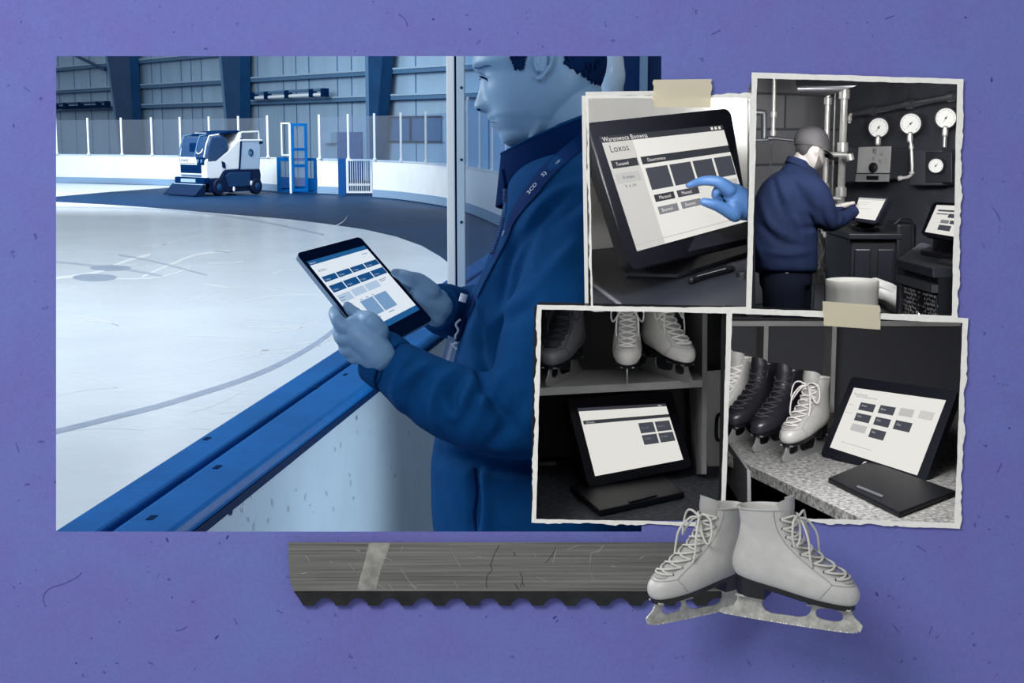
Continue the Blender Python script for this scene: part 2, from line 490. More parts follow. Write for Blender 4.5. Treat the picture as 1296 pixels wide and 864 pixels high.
# ================= the purple paper the collage is mounted on
def bp(px, py, d=PD): return W.at(px, py, d)
def bfn(x, y, t): return W.at(x, y, t)
hole = [(71,71),(837,71),(837,124),(944,124),(952.5,97),(1214,104.5),(1206,399),(1219.5,406),(1210,662.5),(1000,660),(812,658.5),(812,672.5),(71,672.5)]
def purple_paper():
    m = bpy.data.materials.new('purple_paper'); m.use_nodes = True; nt = m.node_tree; b = nt.nodes['Principled BSDF']
    b.inputs['Roughness'].default_value = .9; b.inputs['Specular IOR Level'].default_value = .15
    tc = nt.nodes.new('ShaderNodeTexCoord')
    def ns(scale, det, ro=.6):
        n = nt.nodes.new('ShaderNodeTexNoise'); n.inputs['Scale'].default_value = scale; n.inputs['Detail'].default_value = det; n.inputs['Roughness'].default_value = ro
        nt.links.new(tc.outputs['Object'], n.inputs['Vector']); return n
    def rp(src, stops):
        r = nt.nodes.new('ShaderNodeValToRGB')
        r.color_ramp.elements[0].position, r.color_ramp.elements[0].color = stops[0]
        r.color_ramp.elements[1].position, r.color_ramp.elements[1].color = stops[1]
        nt.links.new(src, r.inputs['Fac']); return r
    n1 = ns(11, 8, .7); n2 = ns(260, 3); n3 = ns(95, 2)
    r1 = rp(n1.outputs['Fac'], [(.34, rgb(110, 108, 179)), (.66, rgb(108, 117, 184))])
    mx = nt.nodes.new('ShaderNodeMixRGB'); mx.blend_type = 'MULTIPLY'; mx.inputs['Fac'].default_value = .35
    r2 = rp(n2.outputs['Fac'], [(.3, (.8,.8,.8,1)), (.7, (1.08,1.08,1.08,1))])
    nt.links.new(r1.outputs['Color'], mx.inputs[1]); nt.links.new(r2.outputs['Color'], mx.inputs[2])
    mx2 = nt.nodes.new('ShaderNodeMixRGB'); mx2.blend_type = 'MULTIPLY'; mx2.inputs['Fac'].default_value = .6
    r3 = rp(n3.outputs['Fac'], [(.26, (.35,.33,.5,1)), (.3, (1,1,1,1))])
    nt.links.new(mx.outputs['Color'], mx2.inputs[1]); nt.links.new(r3.outputs['Color'], mx2.inputs[2])
    nt.links.new(mx2.outputs['Color'], b.inputs['Base Color'])
    bm_ = nt.nodes.new('ShaderNodeBump'); bm_.inputs['Strength'].default_value = .35; bm_.inputs['Distance'].default_value = .001
    nt.links.new(n2.outputs['Fac'], bm_.inputs['Height']); nt.links.new(bm_.outputs['Normal'], b.inputs['Normal'])
    return m
M_PAPER = purple_paper()
g = G(); shape2d([(-420,-330),(1720,-330),(1720,1230),(-420,1230)], [hole], bfn, PD, PD+.004, g)
board = thing('paper_board', 'large purple paper backing sheet of the collage with flecks and stray fibres', 'paper', bp(648, 1230, PD), W)
obj('backing_sheet', g, M_PAPER, board)
M_FIB = mat('fibre_ink', (62, 58, 128), .9, spec=.1)
rnd = random.Random(4)
fib = [[(103,724),(98,730),(82,738),(64,744),(56,752),(55,760),(58,768)], [(223,798),(232,796),(236,792)], [(14,318),(18,326)], [(1255,262),(1262,270),(1266,280)], [(1160,690),(1172,698)],
       [(505,18),(513,25),(516,34)], [(900,44),(912,38)], [(1268,586),(1262,598)], [(20,560),(24,572)], [(945,834),(950,842)], [(350,772),(358,776)], [(1180,792),(1176,802)], [(30,110),(38,116)], [(1120,24),(1132,20)], [(1130,790),(1138,800)], [(300,790),(296,782)]]
for f in fib:
    g = G(); pts = smooth_path([bp(x, y, PD-.0002) for x, y in f], 5); g.tube(pts, .00026, 5)
    obj('paper_fibre', g, M_FIB, board, label='thin dark fibre stuck in the purple paper')
g = G()
for i in range(190):
    x, y = rnd.uniform(0, 1296), rnd.uniform(0, 864)
    if 66 < x < 1230 and 66 < y < 676: continue
    r = rnd.choice([.5,.5,.7,.7,.9,1.3])/F_PX*PD
    a = rnd.uniform(0, math.pi); c = bp(x, y, PD-.0001)
    u = (W.R*math.cos(a)+W.U*math.sin(a))*r*rnd.choice([1,1,2.2]); w = (W.U*math.cos(a)-W.R*math.sin(a))*r
    g.poly([c-u-w, c+u-w*.6, c+u*.8+w, c-u+w*.7])
o = obj('fleck', g, M_FIB, board, label='tiny dark flecks scattered over the purple paper'); o['kind'] = 'stuff'

# ================= torn white print borders
M_BORD = mat('print_border', (238, 235, 230), .85, nz=(160, .06), bump=(300, .5, .0006), spec=.2)
def border(outer, inner, d, thick, label, amp, edges, seed, innamp=.5):
    g = G()
    shape2d(torn(outer, amp, 5, seed, edges), [torn(inner, innamp, 7, seed+1)], bfn, d-thick, d, g)
    o = obj('photo_border', g, M_BORD, None, base=bp(*outer[3], d)); tag(o, label, 'photo border', 'torn paper borders of the four small pictures')
    return o
border([(741,121),(951,118),(951,391),(748,393)], [(744.5,124.5),(949,124),(946,388),(750.5,389.5)], PD-.0005, .0006,
       'torn white paper border round the large angled touch screen picture', 1.9, [1,0,1,1], 3)
border([(951.5,91.5),(1219.5,100),(1212.5,404),(944,397.5)], [(958.5,99),(1211.5,106.5),(1204.5,399.5),(951,390.5)], PD-.0025, .0012,
       'torn white paper border round the picture of the man in the cap', 2.0, [0,1,0,0], 11)
border([(680,385.7),(925,390),(916,666),(672.7,661)], [(685.5,391.5),(919.5,396.5),(913,661),(678.5,656.5)], PD-.0012, .0010,
       'torn white paper border round the two pale skates above a screen', 1.7, [0,0,1,1], 21)
border([(920.5,389.7),(1225.5,402.5),(1214.8,669),(912,656)], [(926.7,396.3),(1218,408.5),(1208,661.5),(917.6,652.5)], PD-.0026, .0012,
       'torn white paper border round the row of skates beside a screen', 2.0, [0,1,1,0], 31)
# tapes
M_TAPE = glassmat('masking_tape', (236, 228, 205), .62, .6)
def tape(corners, d, label, seed):
    rnd = random.Random(seed); (a, b, c, e) = corners; o = []
    o += [a, b]
    n = 8
    for i in range(1, n): o.append((b[0]+(c[0]-b[0])*i/n + rnd.uniform(-1.2,1.2), b[1]+(c[1]-b[1])*i/n))
    o += [c, e]
    for i in range(1, n): o.append((e[0]+(a[0]-e[0])*i/n + rnd.uniform(-1.2,1.2), e[1]+(a[1]-e[1])*i/n))
    g = G(); g.prism([bp(x, y, d) for x, y in o], W.F*-.0003)
    ob = obj('tape', g, M_TAPE, None, base=bp(*corners[3], d)); tag(ob, label, 'tape')
tape([(827,101),(901,100),(899,136),(827,136)], PD-.0045, 'strip of pale masking tape at the top of the angled touch screen picture', 1)
tape([(1041,381),(1113,386.5),(1114,417),(1043,412)], PD-.0065, 'strip of pale masking tape between the man in the cap and the skate row pictures', 2)
# ================= RINK (large blue picture), life-size, level world
def D(name, c, **k):
    k.setdefault('spec', .18); return mat('rink_'+name, c, **k)
M_ICE = D('ice', (222, 236, 252), rough=.26, nz=(.55, .07), bump=(9, .25, .01), spec=.5)
M_DARK = D('wet_floor', (3, 52, 94), rough=.5, nz=(.35, .3), spec=.1, bump=(3,.15,.01))
M_WHT = D('board_white', (226, 236, 246), rough=.35, nz=(2.0, .05))
M_KICK = D('kick_strip', (128, 160, 194), rough=.4)
M_POST = D('post', (222, 234, 246), rough=.35)
M_WALL = D('wall_metal', (146, 178, 208), rough=.55, nz=(.8, .12), stretch=(1,1,.15))
M_SEAM = D('seam', (78, 116, 154), rough=.6)
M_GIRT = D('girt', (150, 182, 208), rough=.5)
M_COLD = D('column_dark', (18, 66, 112), rough=.5, nz=(1.2, .2))
M_COLL = D('column_flange', (84, 124, 166), rough=.5)
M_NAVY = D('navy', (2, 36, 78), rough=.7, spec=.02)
M_BLUE = D('blue_paint', (0, 92, 166), rough=.5, spec=.05, nz=(7, .14), bump=(60,.25,.002))
M_BLUED = D('blue_paint_dark', (8, 78, 150), rough=.4)
M_GL = glassmat('rink_glass', (226, 236, 246), .06, .06)

# floor of the hall
g = G(); g.box((-110, 1.62, -.25), (60, 120, -.02)); struct('floor', g, M_DARK)
def slab(name, px, z0, z1, m, label, cat):
    g = G(); g.prism([V((W.g(x, y).x, W.g(x, y).y, z0)) if not isinstance(x, V) else V((x.x, x.y, z0)) for x, y in px], (0,0,z1-z0))
    return tag(obj(name, g, m, base=(W.g(*px[0]).x, W.g(*px[0]).y, z0)), label, cat)
# ice sheet: far curved edge taken from the picture, near side runs along the dasher board
VP = (870, HZ)
L1 = lambda y: 71 + (669-y)/.638
far = [(-1500,243),(-700,249),(-260,252),(-60,252.5),(71,255.5),(130,258.5),(183,262),(230,266),(276,270),(320,273.6),(368,277.6),(415,283.5),(460,290),(502,299.5),(534,311),(558,325),(574,338),(584,352),(590,368)]
Lz = W.g(L1(669), 669, 1.1)
p_a, p_b = W.g(*(L1(669), 669), 1.1), W.g(*(L1(440), 440), 1.1)
rdir = (p_b - p_a).normalized(); rn = V((rdir.y, -rdir.x, 0))        # along the rail / towards the man's side
g = G(); pts = [W.g(x, y) for x, y in far]
q0 = p_a + rn*.02; q1 = q0 + rdir*3.2; q0 = q0 - rdir*.9
ice_out = [V((p.x, p.y, -.02)) for p in pts] + [V((q1.x, q1.y, -.02)), V((q0.x, q0.y, -.02)), V((-16, q0.y, -.02))]
g.prism(ice_out, (0,0,.02)); ice = struct('floor_ice', g, M_ICE)
# strip of pale ice at the foot of the far boards
g = G(); g.prism([V((W.g(x, y).x, W.g(x, y).y, -.02)) for x, y in [(-200,229),(71,231),(150,233),(218,234.5),(217,236.5),(140,242),(71,248),(-200,262)]], (0,0,.012)); struct('floor_ice_strip', g, M_ICE)
# painted lines and marks in the ice
M_LINE = D('ice_line', (160, 178, 206), rough=.3, nz=(6, .12))
M_LINE2 = D('ice_line_pale', (186, 200, 222), rough=.3, nz=(6, .1))
M_SCR = D('ice_scratch', (230, 239, 249), rough=.4)
mk = thing('ice_marking', 'faint grey curved lines and worn spots painted in the white ice', 'ice marking', W.g(71, 600))
def gstrip(g, pts, w, z=.0015):
    """pts: picture positions on the ice; w: widths in picture rows"""
    up = []; lo = []
    for i, (x, y) in enumerate(pts):
        ww = w[i] if isinstance(w, (list, tuple)) else w
        up.append(W.g(x, y-ww/2)); lo.append(W.g(x, y+ww/2))
    n = len(pts)
    g.add([V((p.x, p.y, z)) for p in up+lo], [(i, i+1, n+i+1, n+i) for i in range(n-1)])
def sm2(pts, n=6): return [(p.x, p.y) for p in smooth_path([(a, b, 0) for a, b in pts], n)]
g = G(); gstrip(g, sm2([(-20,566),(71,546),(140,529),(200,514),(250,499),(300,483),(345,465),(385,444),(415,424),(436,404)]), 6.5); obj('painted_line', g, M_LINE, mk)
g = G(); gstrip(g, sm2([(71,262),(160,263),(230,267),(300,275),(360,286),(410,297)]), 2.2); obj('painted_line', g, M_LINE2, mk)
g = G(); gstrip(g, sm2([(71,331),(110,335),(160,341),(205,349)]), 2.5); gstrip(g, sm2([(150,322),(200,332),(262,348)]), 2.0); obj('painted_line', g, M_LINE2, mk)
for (x, y, a, b) in [(120,351,28,4.5), (140,339,26,3.5)]:
    g = G(); c = [W.g(x + a*math.cos(t*math.pi/12), y + b*math.sin(t*math.pi/12)) for t in range(24)]; g.poly([V((p.x, p.y, .002)) for p in c]); obj('faceoff_spot', g, M_LINE, mk)
rnd = random.Random(7); g = G()
for i in range(46):
    x, y = rnd.uniform(60, 470), rnd.uniform(270, 560)
    L = rnd.uniform(20, 110); a = rnd.uniform(-.7, .25); cv = rnd.uniform(-.18, .18)
    p = [(x + L*t*math.cos(a+cv*t*3), y + .42*L*t*math.sin(a+cv*t*3)) for t in [k/6 for k in range(7)]]
    gstrip(g, p, rnd.choice([.5,.6,.8,1.0]), .001)
gstrip(g, sm2([(71,352),(120,345),(160,330),(190,322)]), 3.5, .001); gstrip(g, sm2([(180,350),(215,335),(250,322),(290,318)]), 2.8, .001); gstrip(g, sm2([(100,352),(190,352),(240,340)]), 1.5, .001)
o = obj('skate_scratch', g, M_SCR, mk, label='thin white skate scratches all over the ice'); o['kind'] = 'stuff'

# far boards
bb = [(-1500,222),(-700,226),(-240,229),(-80,230),(71,231),(145,232.5),(215,234.5),(280,237.5),(332,240.5),(352,242)]
def base_pts(l): return [W.g(x, y) for x, y in l]
def board_run(pts, h, name, label, gap=.0):
    t = thing(name, label, 'rink board', pts[0], group=None)
    n = len(pts)
    def rib(z0, z1, off, m, nm):
        g = G(); P = []
        for i, p in enumerate(pts):
            d = (pts[min(i+1, n-1)] - pts[max(i-1, 0)]).normalized(); nn = V((d.y, -d.x, 0))
            a = p + nn*off; b = p - nn*.06
            P.append([V((a.x,a.y,z0)), V((a.x,a.y,z1)), V((b.x,b.y,z1)), V((b.x,b.y,z0))])
        g.loft(P); obj(nm, g, m, t)
    rib(.20, h-.03, 0, M_WHT, 'panel'); rib(0, .20, .015, M_KICK, 'kick_strip'); rib(h-.03, h, .02, M_POST, 'cap_rail')
    return t
def h_at(x, ytop, p): return CAM_H - (ytop-HZ)/F_PX*p.y
H_B = .98
RB1 = board_run(base_pts(bb), H_B, 'rink_board', 'white rink boards running behind the ice resurfacer on the left')
RB2 = board_run(base_pts([(402,244.5),(420,245.2),(435,246)]), H_B, 'rink_board', 'short white rink board between the blue gate and the wire gate')
cr = sm2([(472,249),(510,252.5),(560,260),(590,268),(620,280),(650,296),(680,318),(720,356)], 4)
RB3 = board_run(base_pts(cr), H_B, 'rink_board', 'curved white rink boards sweeping round behind the glass and the man')
# posts and glass on the far boards
def on_run(px):
    run = bb + [(402,244.5),(435,246)] + cr
    for (a, b) in zip(run[:-1], run[1:]):
        if a[0] <= px <= b[0]:
            t = (px-a[0])/(b[0]-a[0]+1e-9); return W.g(px, a[1]+(b[1]-a[1])*t)
    return W.g(px, 240)
posts = [(-40,0),(33,147),(75,147),(115,146),(157,146),(195,146),(231,146),(267.5,145),(304.5,145),(341,145),(406,143),(442.3,140.5),(475.3,140.5),(508.6,136),(540,136),(592.5,127),(608,124),(624,120),(641,117),(660,112)]
pp = []
for i, (x, yt) in enumerate(posts):
    b = on_run(x); pp.append(b)
    if i == 0: continue
    hh = 1.22 if x < 560 else 1.45
    g = G(); g.box((b.x-.028, b.y-.12, H_B), (b.x+.028, b.y-.06, H_B+hh))
    g.box((b.x-.045, b.y-.13, H_B), (b.x+.045, b.y-.05, H_B+.05))
    obj('glass_post', g, M_POST, RB1 if x < 390 else (RB2 if x < 435 else RB3))
for i in range(1, len(pp)-1):
    if i == 9: continue
    a, b = pp[i], pp[i+1]; hh = 1.15 if posts[i][0] < 560 else 1.4
    g = G(); dv = V((0,.02,0)); o_ = V((0,-.09,0)); e = (b-a).normalized()*.035
    a2, b2 = a+e+o_, b-e+o_
    g.prism([V((a2.x,a2.y,H_B)), V((b2.x,b2.y,H_B)), V((b2.x,b2.y,H_B+hh)), V((a2.x,a2.y,H_B+hh))], dv)
    obj('glass_panel', g, M_GL, RB1 if posts[i][0] < 390 else (RB2 if posts[i][0] < 435 else RB3))

# back wall of the hall
WO = V((-11.5, 60, 0)); wd_ = V((1, -1.25, 0)).normalized(); wn = V((-1.25, -1, 0)).normalized()   # normal towards the viewer (left-near)
def wl(s, z, k=0): return WO + wd_*s + V((0,0,z)) + wn*k
def s_of(px):  # where a picture column meets the wall
    p = W.hit(px, 150, WO, wn); return (p-WO).dot(wd_)
def z_of(px, py, k=0): return W.hit(px, py, WO + wn*k, wn).z
def wbox(g, s0, s1, z0, z1, k0, k1):
    g.hexa([wl(s0,z0,k0), wl(s1,z0,k0), wl(s1,z0,k1), wl(s0,z0,k1)], [wl(s0,z1,k0), wl(s1,z1,k0), wl(s1,z1,k1), wl(s0,z1,k1)])
S0, S1 = s_of(-200)-70, s_of(790)
g = G(); wbox(g, S0, S1, -.02, 11, -.3, 0); struct('wall_back', g, M_WALL)
g = G()
s = S0
while s < S1:
    wbox(g, s, s+.035, 0, 11, 0, .03); s += 2.05 if int(s) % 2 else .98
struct('trim_1', g, M_SEAM)
GZ = [(2.98, 130), (3.88, 103), (5.02, 0), (6.3, 0)]
k = 2
g = G()
for z, _ in GZ:
    wbox(g, S0, S1, z-.14, z, .03, .26)
struct('trim_2', g, M_SEAM)
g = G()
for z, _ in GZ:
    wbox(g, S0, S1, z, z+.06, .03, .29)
struct('trim_3', g, M_GIRT)  # pale strips put the lit tops of the girts into colour
# columns: (picture x at top left/right y=72, bottom left/right y=196)
def column(tl, tr, bl, br, fl):
    def pt(px, py, k): return W.hit(px, py, WO+wn*k, wn)
    def ext(p0, p1, z):  # continue the edge to height z
        t = (z-p0.z)/(p1.z-p0.z); return p0 + (p1-p0)*t
    t = thing('steel_column', *fl, pt((bl+br)/2, 196, .3))
    k0, k1 = .3, .75
    A = pt(bl, 196, k1), pt(tl, 72, k1), pt(br, 196, k1), pt(tr, 72, k1)
    lo = [ext(A[0], A[1], 0.0), ext(A[2], A[3], 0.0)]; hi = [ext(A[0], A[1], 9.5), ext(A[2], A[3], 9.5)]
    g = G(); g.prism([lo[0], lo[1], hi[1], hi[0]], -wn*(k1-k0)); obj('web', g, M_COLD, t)
    fw = 7/F_PX*55*1.0
    g = G(); d = wd_*fw
    g.prism([lo[0]-d, lo[0], hi[0], hi[0]-d], -wn*(k1-k0-.1)); obj('flange', g, M_COLL, t, label='lighter steel flange of the column')
column(136, 163.5, 154, 170, ('tapered dark steel column at the left end of the hall wall', 'column'))
column(280, 304, 291, 304, ('tapered dark steel column rising behind the ice resurfacer', 'column'))
column(466, 484, 468, 474, ('tapered dark steel column rising behind the wire gate', 'column'))
# diagonal brace, far left
g = G(); g.tube([W.hit(95, 70, WO+wn*.3, wn), W.hit(133, 88, WO+wn*.3, wn)], .07, 8); tag(obj('brace_rod', g, M_COLD), 'dark diagonal brace rod high in the left corner of the hall', 'brace')
# tube heaters on the wall
def heater(x0, x1, y0, y1, label, bright):
    a = W.hit(x0, y0, WO+wn*.6, wn); b = W.hit(x1, y1, WO+wn*.6, wn); d = (b-a)
    t = thing('tube_heater', label, 'heater', a)
    z = V((0,0,1))
    g = G(); g.tube([a, b], .07, 10); obj('tube', g, M_POST if bright else M_NAVY, t, smooth=40)
    g = G(); g.tube([a+z*.18, b+z*.18], .06, 10); obj('reflector', g, M_SEAM if bright else M_COLD, t, smooth=40)
    for f in (.0, .2, .5, .84, 1.0):
        g = G(); c = a + d*f + z*.07; g.obox(c, d.normalized()*.12, wn*.11, z*.15); obj('bracket', g, M_NAVY, t)
heater(322, 411, 124, 119.5, 'long bright tube heater with dark brackets on the hall wall', True)
heater(71, 136, 136, 134, 'dark tube heater on the wall at the far left of the hall', False)
# doorway and box on the back wall
g = G(); wbox(g, s_of(429), s_of(459), 0, z_of(444, 167), .02, .1); t = obj('door_1', g, M_BLUED, kind='structure')
g = G(); wbox(g, s_of(416), s_of(427), z_of(421, 181), z_of(421, 167), .02, .3); tag(obj('wall_box', g, M_GIRT), 'pale square box on the wall beside the dark doorway', 'electrical box')
g = G(); wbox(g, s_of(487), s_of(560), z_of(520, 178), z_of(520, 149), .03, .08); 
o = obj('window_1', g, D('window_dark', (64, 104, 150), rough=.2), kind='structure')
g = G(); s0, s1 = s_of(485), s_of(562)
for (a, b, c, d) in [(s0, s1, z_of(520,149), z_of(520,147)), (s0, s1, z_of(520,179.5), z_of(520,178)), (s0, s0+.12, z_of(520,179), z_of(520,148)), (s_of(522), s_of(523.5), z_of(520,179), z_of(520,148))]:
    wbox(g, a, b, c, d, .08, .14)
obj('window_frame', g, M_NAVY, o)

# right-hand end of the hall (behind the man's neck)
ra = W.at(768, 20, 9.0); 
g = G(); g.box((W.at(764, 100, 9).x, 9.3, -.02), (W.at(900, 100, 9).x+.6, 9.5, 4.0)); struct('wall_right', g, D('wall_navy', (10, 50, 102), rough=.6))
g = G(); g.box((W.at(812, 100, 9).x, 9.22, 0), (W.at(821, 100, 9).x, 9.298, 3.6)); struct('trim_4', g, M_KICK)
c = W.at(775, 92, 8.3); t = thing('plastic_bag', 'pale crinkled plastic bag hanging behind the man\'s neck', 'bag', c - V((0,0,.16)))
rnd = random.Random(3); g = G(); rings = []
for i in range(15):
    a = i/14; r = .075*math.sin(math.pi*min(1, a*.96+.02))**.4
    rings.append([c + V((math.cos(k*math.tau/18)*(r+rnd.uniform(-.010,.010)), math.sin(k*math.tau/18)*r, -.19+.38*a)) for k in range(18)])
g.loft(rings); obj('bag_body', g, D('plastic', (190, 214, 236), rough=.18, spec=.8), t, smooth=60)
g = G(); g.tube([c+V((0,0,.18)), c+V((0,.3,.4)), c+V((0,.72,.42))], .008); obj('hook', g, M_NAVY, t)

# gates in the far boards
def quad_on(y_base, x0, x1): return W.g(x0, y_base), W.g(x1, y_base)
def upright_frame(t, nm, a, b, z0, z1, w, m, bars=(), depth=.06):
    d = (b-a).normalized(); n_ = V((d.y, -d.x, 0))
    def bar(u0, u1, h0, h1):
        g = G(); L = (b-a).length
        p = [a+d*u0, a+d*u1, a+d*u1-n_*depth, a+d*u0-n_*depth]
        g.hexa([V((q.x,q.y,h0)) for q in p], [V((q.x,q.y,h1)) for q in p]); return g
    L = (b-a).length
    G_ = bar(0, w, z0, z1).join(bar(L-w, L, z0, z1)).join(bar(w, L-w, z1-w, z1)).join(bar(w, L-w, z0, z0+w))
    for f in bars: zz = z0+(z1-z0)*f; G_.join(bar(w, L-w, zz-w/2, zz+w/2))
    obj(nm, G_, m, t); return bar, L
def zt(px, py, P): return CAM_H + (W.ray(px, py).z/W.ray(px, py).y)*P.y
a, b = quad_on(243, 351, 371); t = thing('rink_gate', 'low blue rink gate standing open with a tall blue framed door', 'gate', a)
bar, L = upright_frame(t, 'gate_frame', a, b, 0, zt(360, 199, a), .11, M_BLUE)
g = bar(.11, L-.11, .08, .42); obj('gate_panel', g, M_BLUED, t)
g = bar(.11, L-.11, .42, zt(360,199,a)-.11); obj('gate_infill', g, M_GL, t)
a, b = quad_on(244.2, 369.5, 401); 
bar, L = upright_frame(t, 'low_frame', a, b, 0, zt(385, 200, a), .08, M_BLUE)
g = bar(.08, L-.08, .06, .42); obj('kick_panel', g, M_BLUE, t)
a, b = quad_on(244.6, 369.5, 390)
bar, L = upright_frame(t, 'door_frame', a, b, .05, zt(380, 156, a), .08, M_BLUE, bars=(.38, .62))
g = bar(-.06, 0.0, 0, zt(370, 157, a)); obj('door_post', g, M_POST, t)
g = bar(.08, L-.08, .2, zt(380,158,a)-.1); obj('door_glass', g, M_GL, t)
a, b = quad_on(243.5, 357, 368.5)
bar, L = upright_frame(t, 'side_frame', V((a.x,a.y,0)), b, zt(360,197,a), zt(360,155,a), .04, M_POST)
a, b = quad_on(247, 438.5, 471.5); t = thing('wire_gate', 'small gate with a bright white wire frame in the far boards', 'gate', a)
bar, L = upright_frame(t, 'gate_frame', a, b, .06, zt(455, 201, a), .055, M_WHT)
g = G()
for k in range(1, 12): g.join(bar(L*k/12-.006, L*k/12+.006, .1, zt(455,203,a)))
obj('wire', g, M_WHT, t)
g = bar(.05, L-.05, .26, .32); obj('cross_bar', g, M_WHT, t)
g = bar(-.22, -.02, 0, zt(437, 200.5, a)); obj('hinge_post', g, M_BLUED, t); 
g = bar(L+.01, L+.05, 0, zt(472, 201, a)); obj('latch_post', g, M_BLUED, t)

# ================= near dasher board with its blue rail
def rp_(px, py, z=1.1): return W.g(px, py, z)
La0, La1 = rp_(L1(669), 669), rp_(L1(440), 440)
Rb0, Rb1 = rp_(220, 672), rp_(460, 491)
Sm0, Sm1 = rp_(132, 671), rp_(442, 458)
NR0, NR1 = -.45, 5.2
def along(p, q, t): d = (q-p).normalized(); return p + d*t
def plank(p0, p1, q0, q1, z0, z1, m, nm, par, bev=.006):
    A = [along(p0, p1, NR0), along(p0, p1, NR1), along(q0, q1, NR1), along(q0, q1, NR0)]
    g = G(); g.hexa([V((p.x,p.y,z0)) for p in A], [V((p.x,p.y,z1)) for p in A]); return obj(nm, g, m, par, bevel=bev)
db = thing('dasher_board', 'near rink board topped with a wide blue two plank rail beside the man', 'rink board', V((La0.x, La0.y, 0)))
gap = .006
plank(La0, La1, Sm0-rn*gap, Sm1-rn*gap*1.0, 1.074, 1.1, M_BLUE, 'rail_plank', db)
plank(Sm0+rn*gap, Sm1+rn*gap, Rb0, Rb1, 1.074, 1.1, M_BLUE, 'rail_plank', db, .011)
plank(Sm0-rn*.05, Sm1-rn*.05, Sm0+rn*.05, Sm1+rn*.05, 1.05, 1.078, M_NAVY, 'rail_core', db, .002)
plank(Rb0-rn*.03, Rb1-rn*.03, Rb0-rn*.004, Rb1-rn*.006, 1.058, 1.074, M_NAVY, 'rail_lip', db, .002)  # navy puts the shading of the rounded rail edge into colour
M_FACE = D('board_face', (176, 202, 226), rough=.22, nz=(1.6, .1), spec=.6)
plank(Sm0+rn*.03, Sm1+rn*.03, Rb0-rn*.03, Rb1-rn*.03, .0, 1.074, M_FACE, 'outer_panel', db, .002)
plank(La0+rn*.02, La1+rn*.02, La0+rn*.05, La1+rn*.05, .0, 1.074, M_WHT, 'inner_panel', db, .002)
g = G()
for (x, y) in [(262,555),(275,591),(192,655)]:
    c = rp_(x, y); g.obox(c+V((0,0,.0003)), rdir*.012, rn*.005, V((0,0,.0006)))
    obj('rail_bolt', g, M_NAVY, db); g = G()
for (x, y) in [(400,490),(437,474)]:
    c = rp_(x, y); g.obox(c+V((0,0,.0003)), rdir*.012, rn*.004, V((0,0,.0006))); obj('rail_bolt', g, M_NAVY, db); g = G()
rdR = (Rb1-Rb0).normalized(); pn = Rb0 - rn*.03; pnn = V((rdR.y, -rdR.x, 0))
rnd = random.Random(12)
spots = [(293,643,.009,.012),(368,580,.006,.011),(435,520,.004,.007),(408,544,.003,.004),(452,528,.003,.006),(500,602,.003,.004),(448,630,.002,.004)]
for i in range(30): spots.append((rnd.uniform(300, 540), rnd.uniform(540, 668), .0012, rnd.uniform(.002, .010)))
bz = G()
for k, (x, y, a, b) in enumerate(spots):
    c = W.hit(x, y, pn + pnn*.002, pnn)
    if c.z > 1.05: continue
    tl = rnd.uniform(-.6, .6) if k > 6 else .2
    u = rdR*a; w = V((0,0,b)) + rdR*b*tl
    bz.poly([c + u*math.cos(t*math.tau/10) + w*math.sin(t*math.tau/10) for t in range(10)])
o = obj('scuff_mark', bz, M_NAVY, db, label='dark bolts, chips and scuffs on the pale outer panel'); o['kind'] = 'stuff'
# shield post and glass on the near board
def rail_pt(px, z=1.1):      # on the centre line of the rail, where a picture column crosses it
    c0, c1 = (La0+Rb0)/2, (La1+Rb1)/2
    dd = (c1-c0).normalized(); nn_ = V((dd.y, -dd.x, 0)); return W.hit(px, 300, V((c0.x,c0.y,0)), nn_)
bpz = rail_pt(572); bpz.z = 1.1
sp = thing('shield_post', 'tall white aluminium shield post on the near rail left of the man', 'post', bpz)
wv = 1/F_PX*bpz.y
g = G(); g.box((bpz.x-5.5*wv, bpz.y-.03, 1.1), (bpz.x+4.5*wv, bpz.y+.03, 2.9)); obj('front_channel', g, M_POST, sp, bevel=.004)
g = G(); g.box((bpz.x+4.5*wv, bpz.y-.018, 1.1), (bpz.x+7*wv, bpz.y+.05, 2.9)); obj('gasket', g, M_NAVY, sp)
g = G(); g.box((bpz.x+7*wv, bpz.y-.03, 1.1), (bpz.x+17*wv, bpz.y+.03, 2.9)); obj('clamp_strip', g, D('post2', (170, 196, 220), rough=.35), sp, bevel=.003)
for yy in (111, 202, 281):
    c = W.hit(584, yy, (0, bpz.y-.031, 0), (0,1,0)); g = G(); g.lathe([(.0045,0),(.0045,.004),(.002,.006)], c, (0,-1,0), 12); obj('screw', g, M_NAVY, sp)
e = V((bpz.x+17*wv, bpz.y, 0)); e2 = e + rdir*9.5
g = G(); g.prism([V((e.x,e.y,1.1)), V((e2.x,e2.y,1.1)), V((e2.x,e2.y,2.95)), V((e.x,e.y,2.95))], V((.012,0,0)))
tag(obj('shield_glass', g, glassmat('near_glass', (232, 241, 250), .08, .04), base=e+V((0,0,1.1))), 'large clear shield glass running back from the near white post', 'glass panel')
# far end of the near rail, seen through the glass
g = G(); A = [along(La0, La1, NR1+.2), along(La0, La1, 11), along(Rb0, Rb1, 11), along(Rb0, Rb1, NR1+.4)]
g.hexa([V((p.x,p.y,0)) for p in A], [V((p.x,p.y,1.1)) for p in A]); tag(obj('dasher_board', g, M_BLUED), 'distant blue stretch of the near board seen through the shield glass', 'rink board')

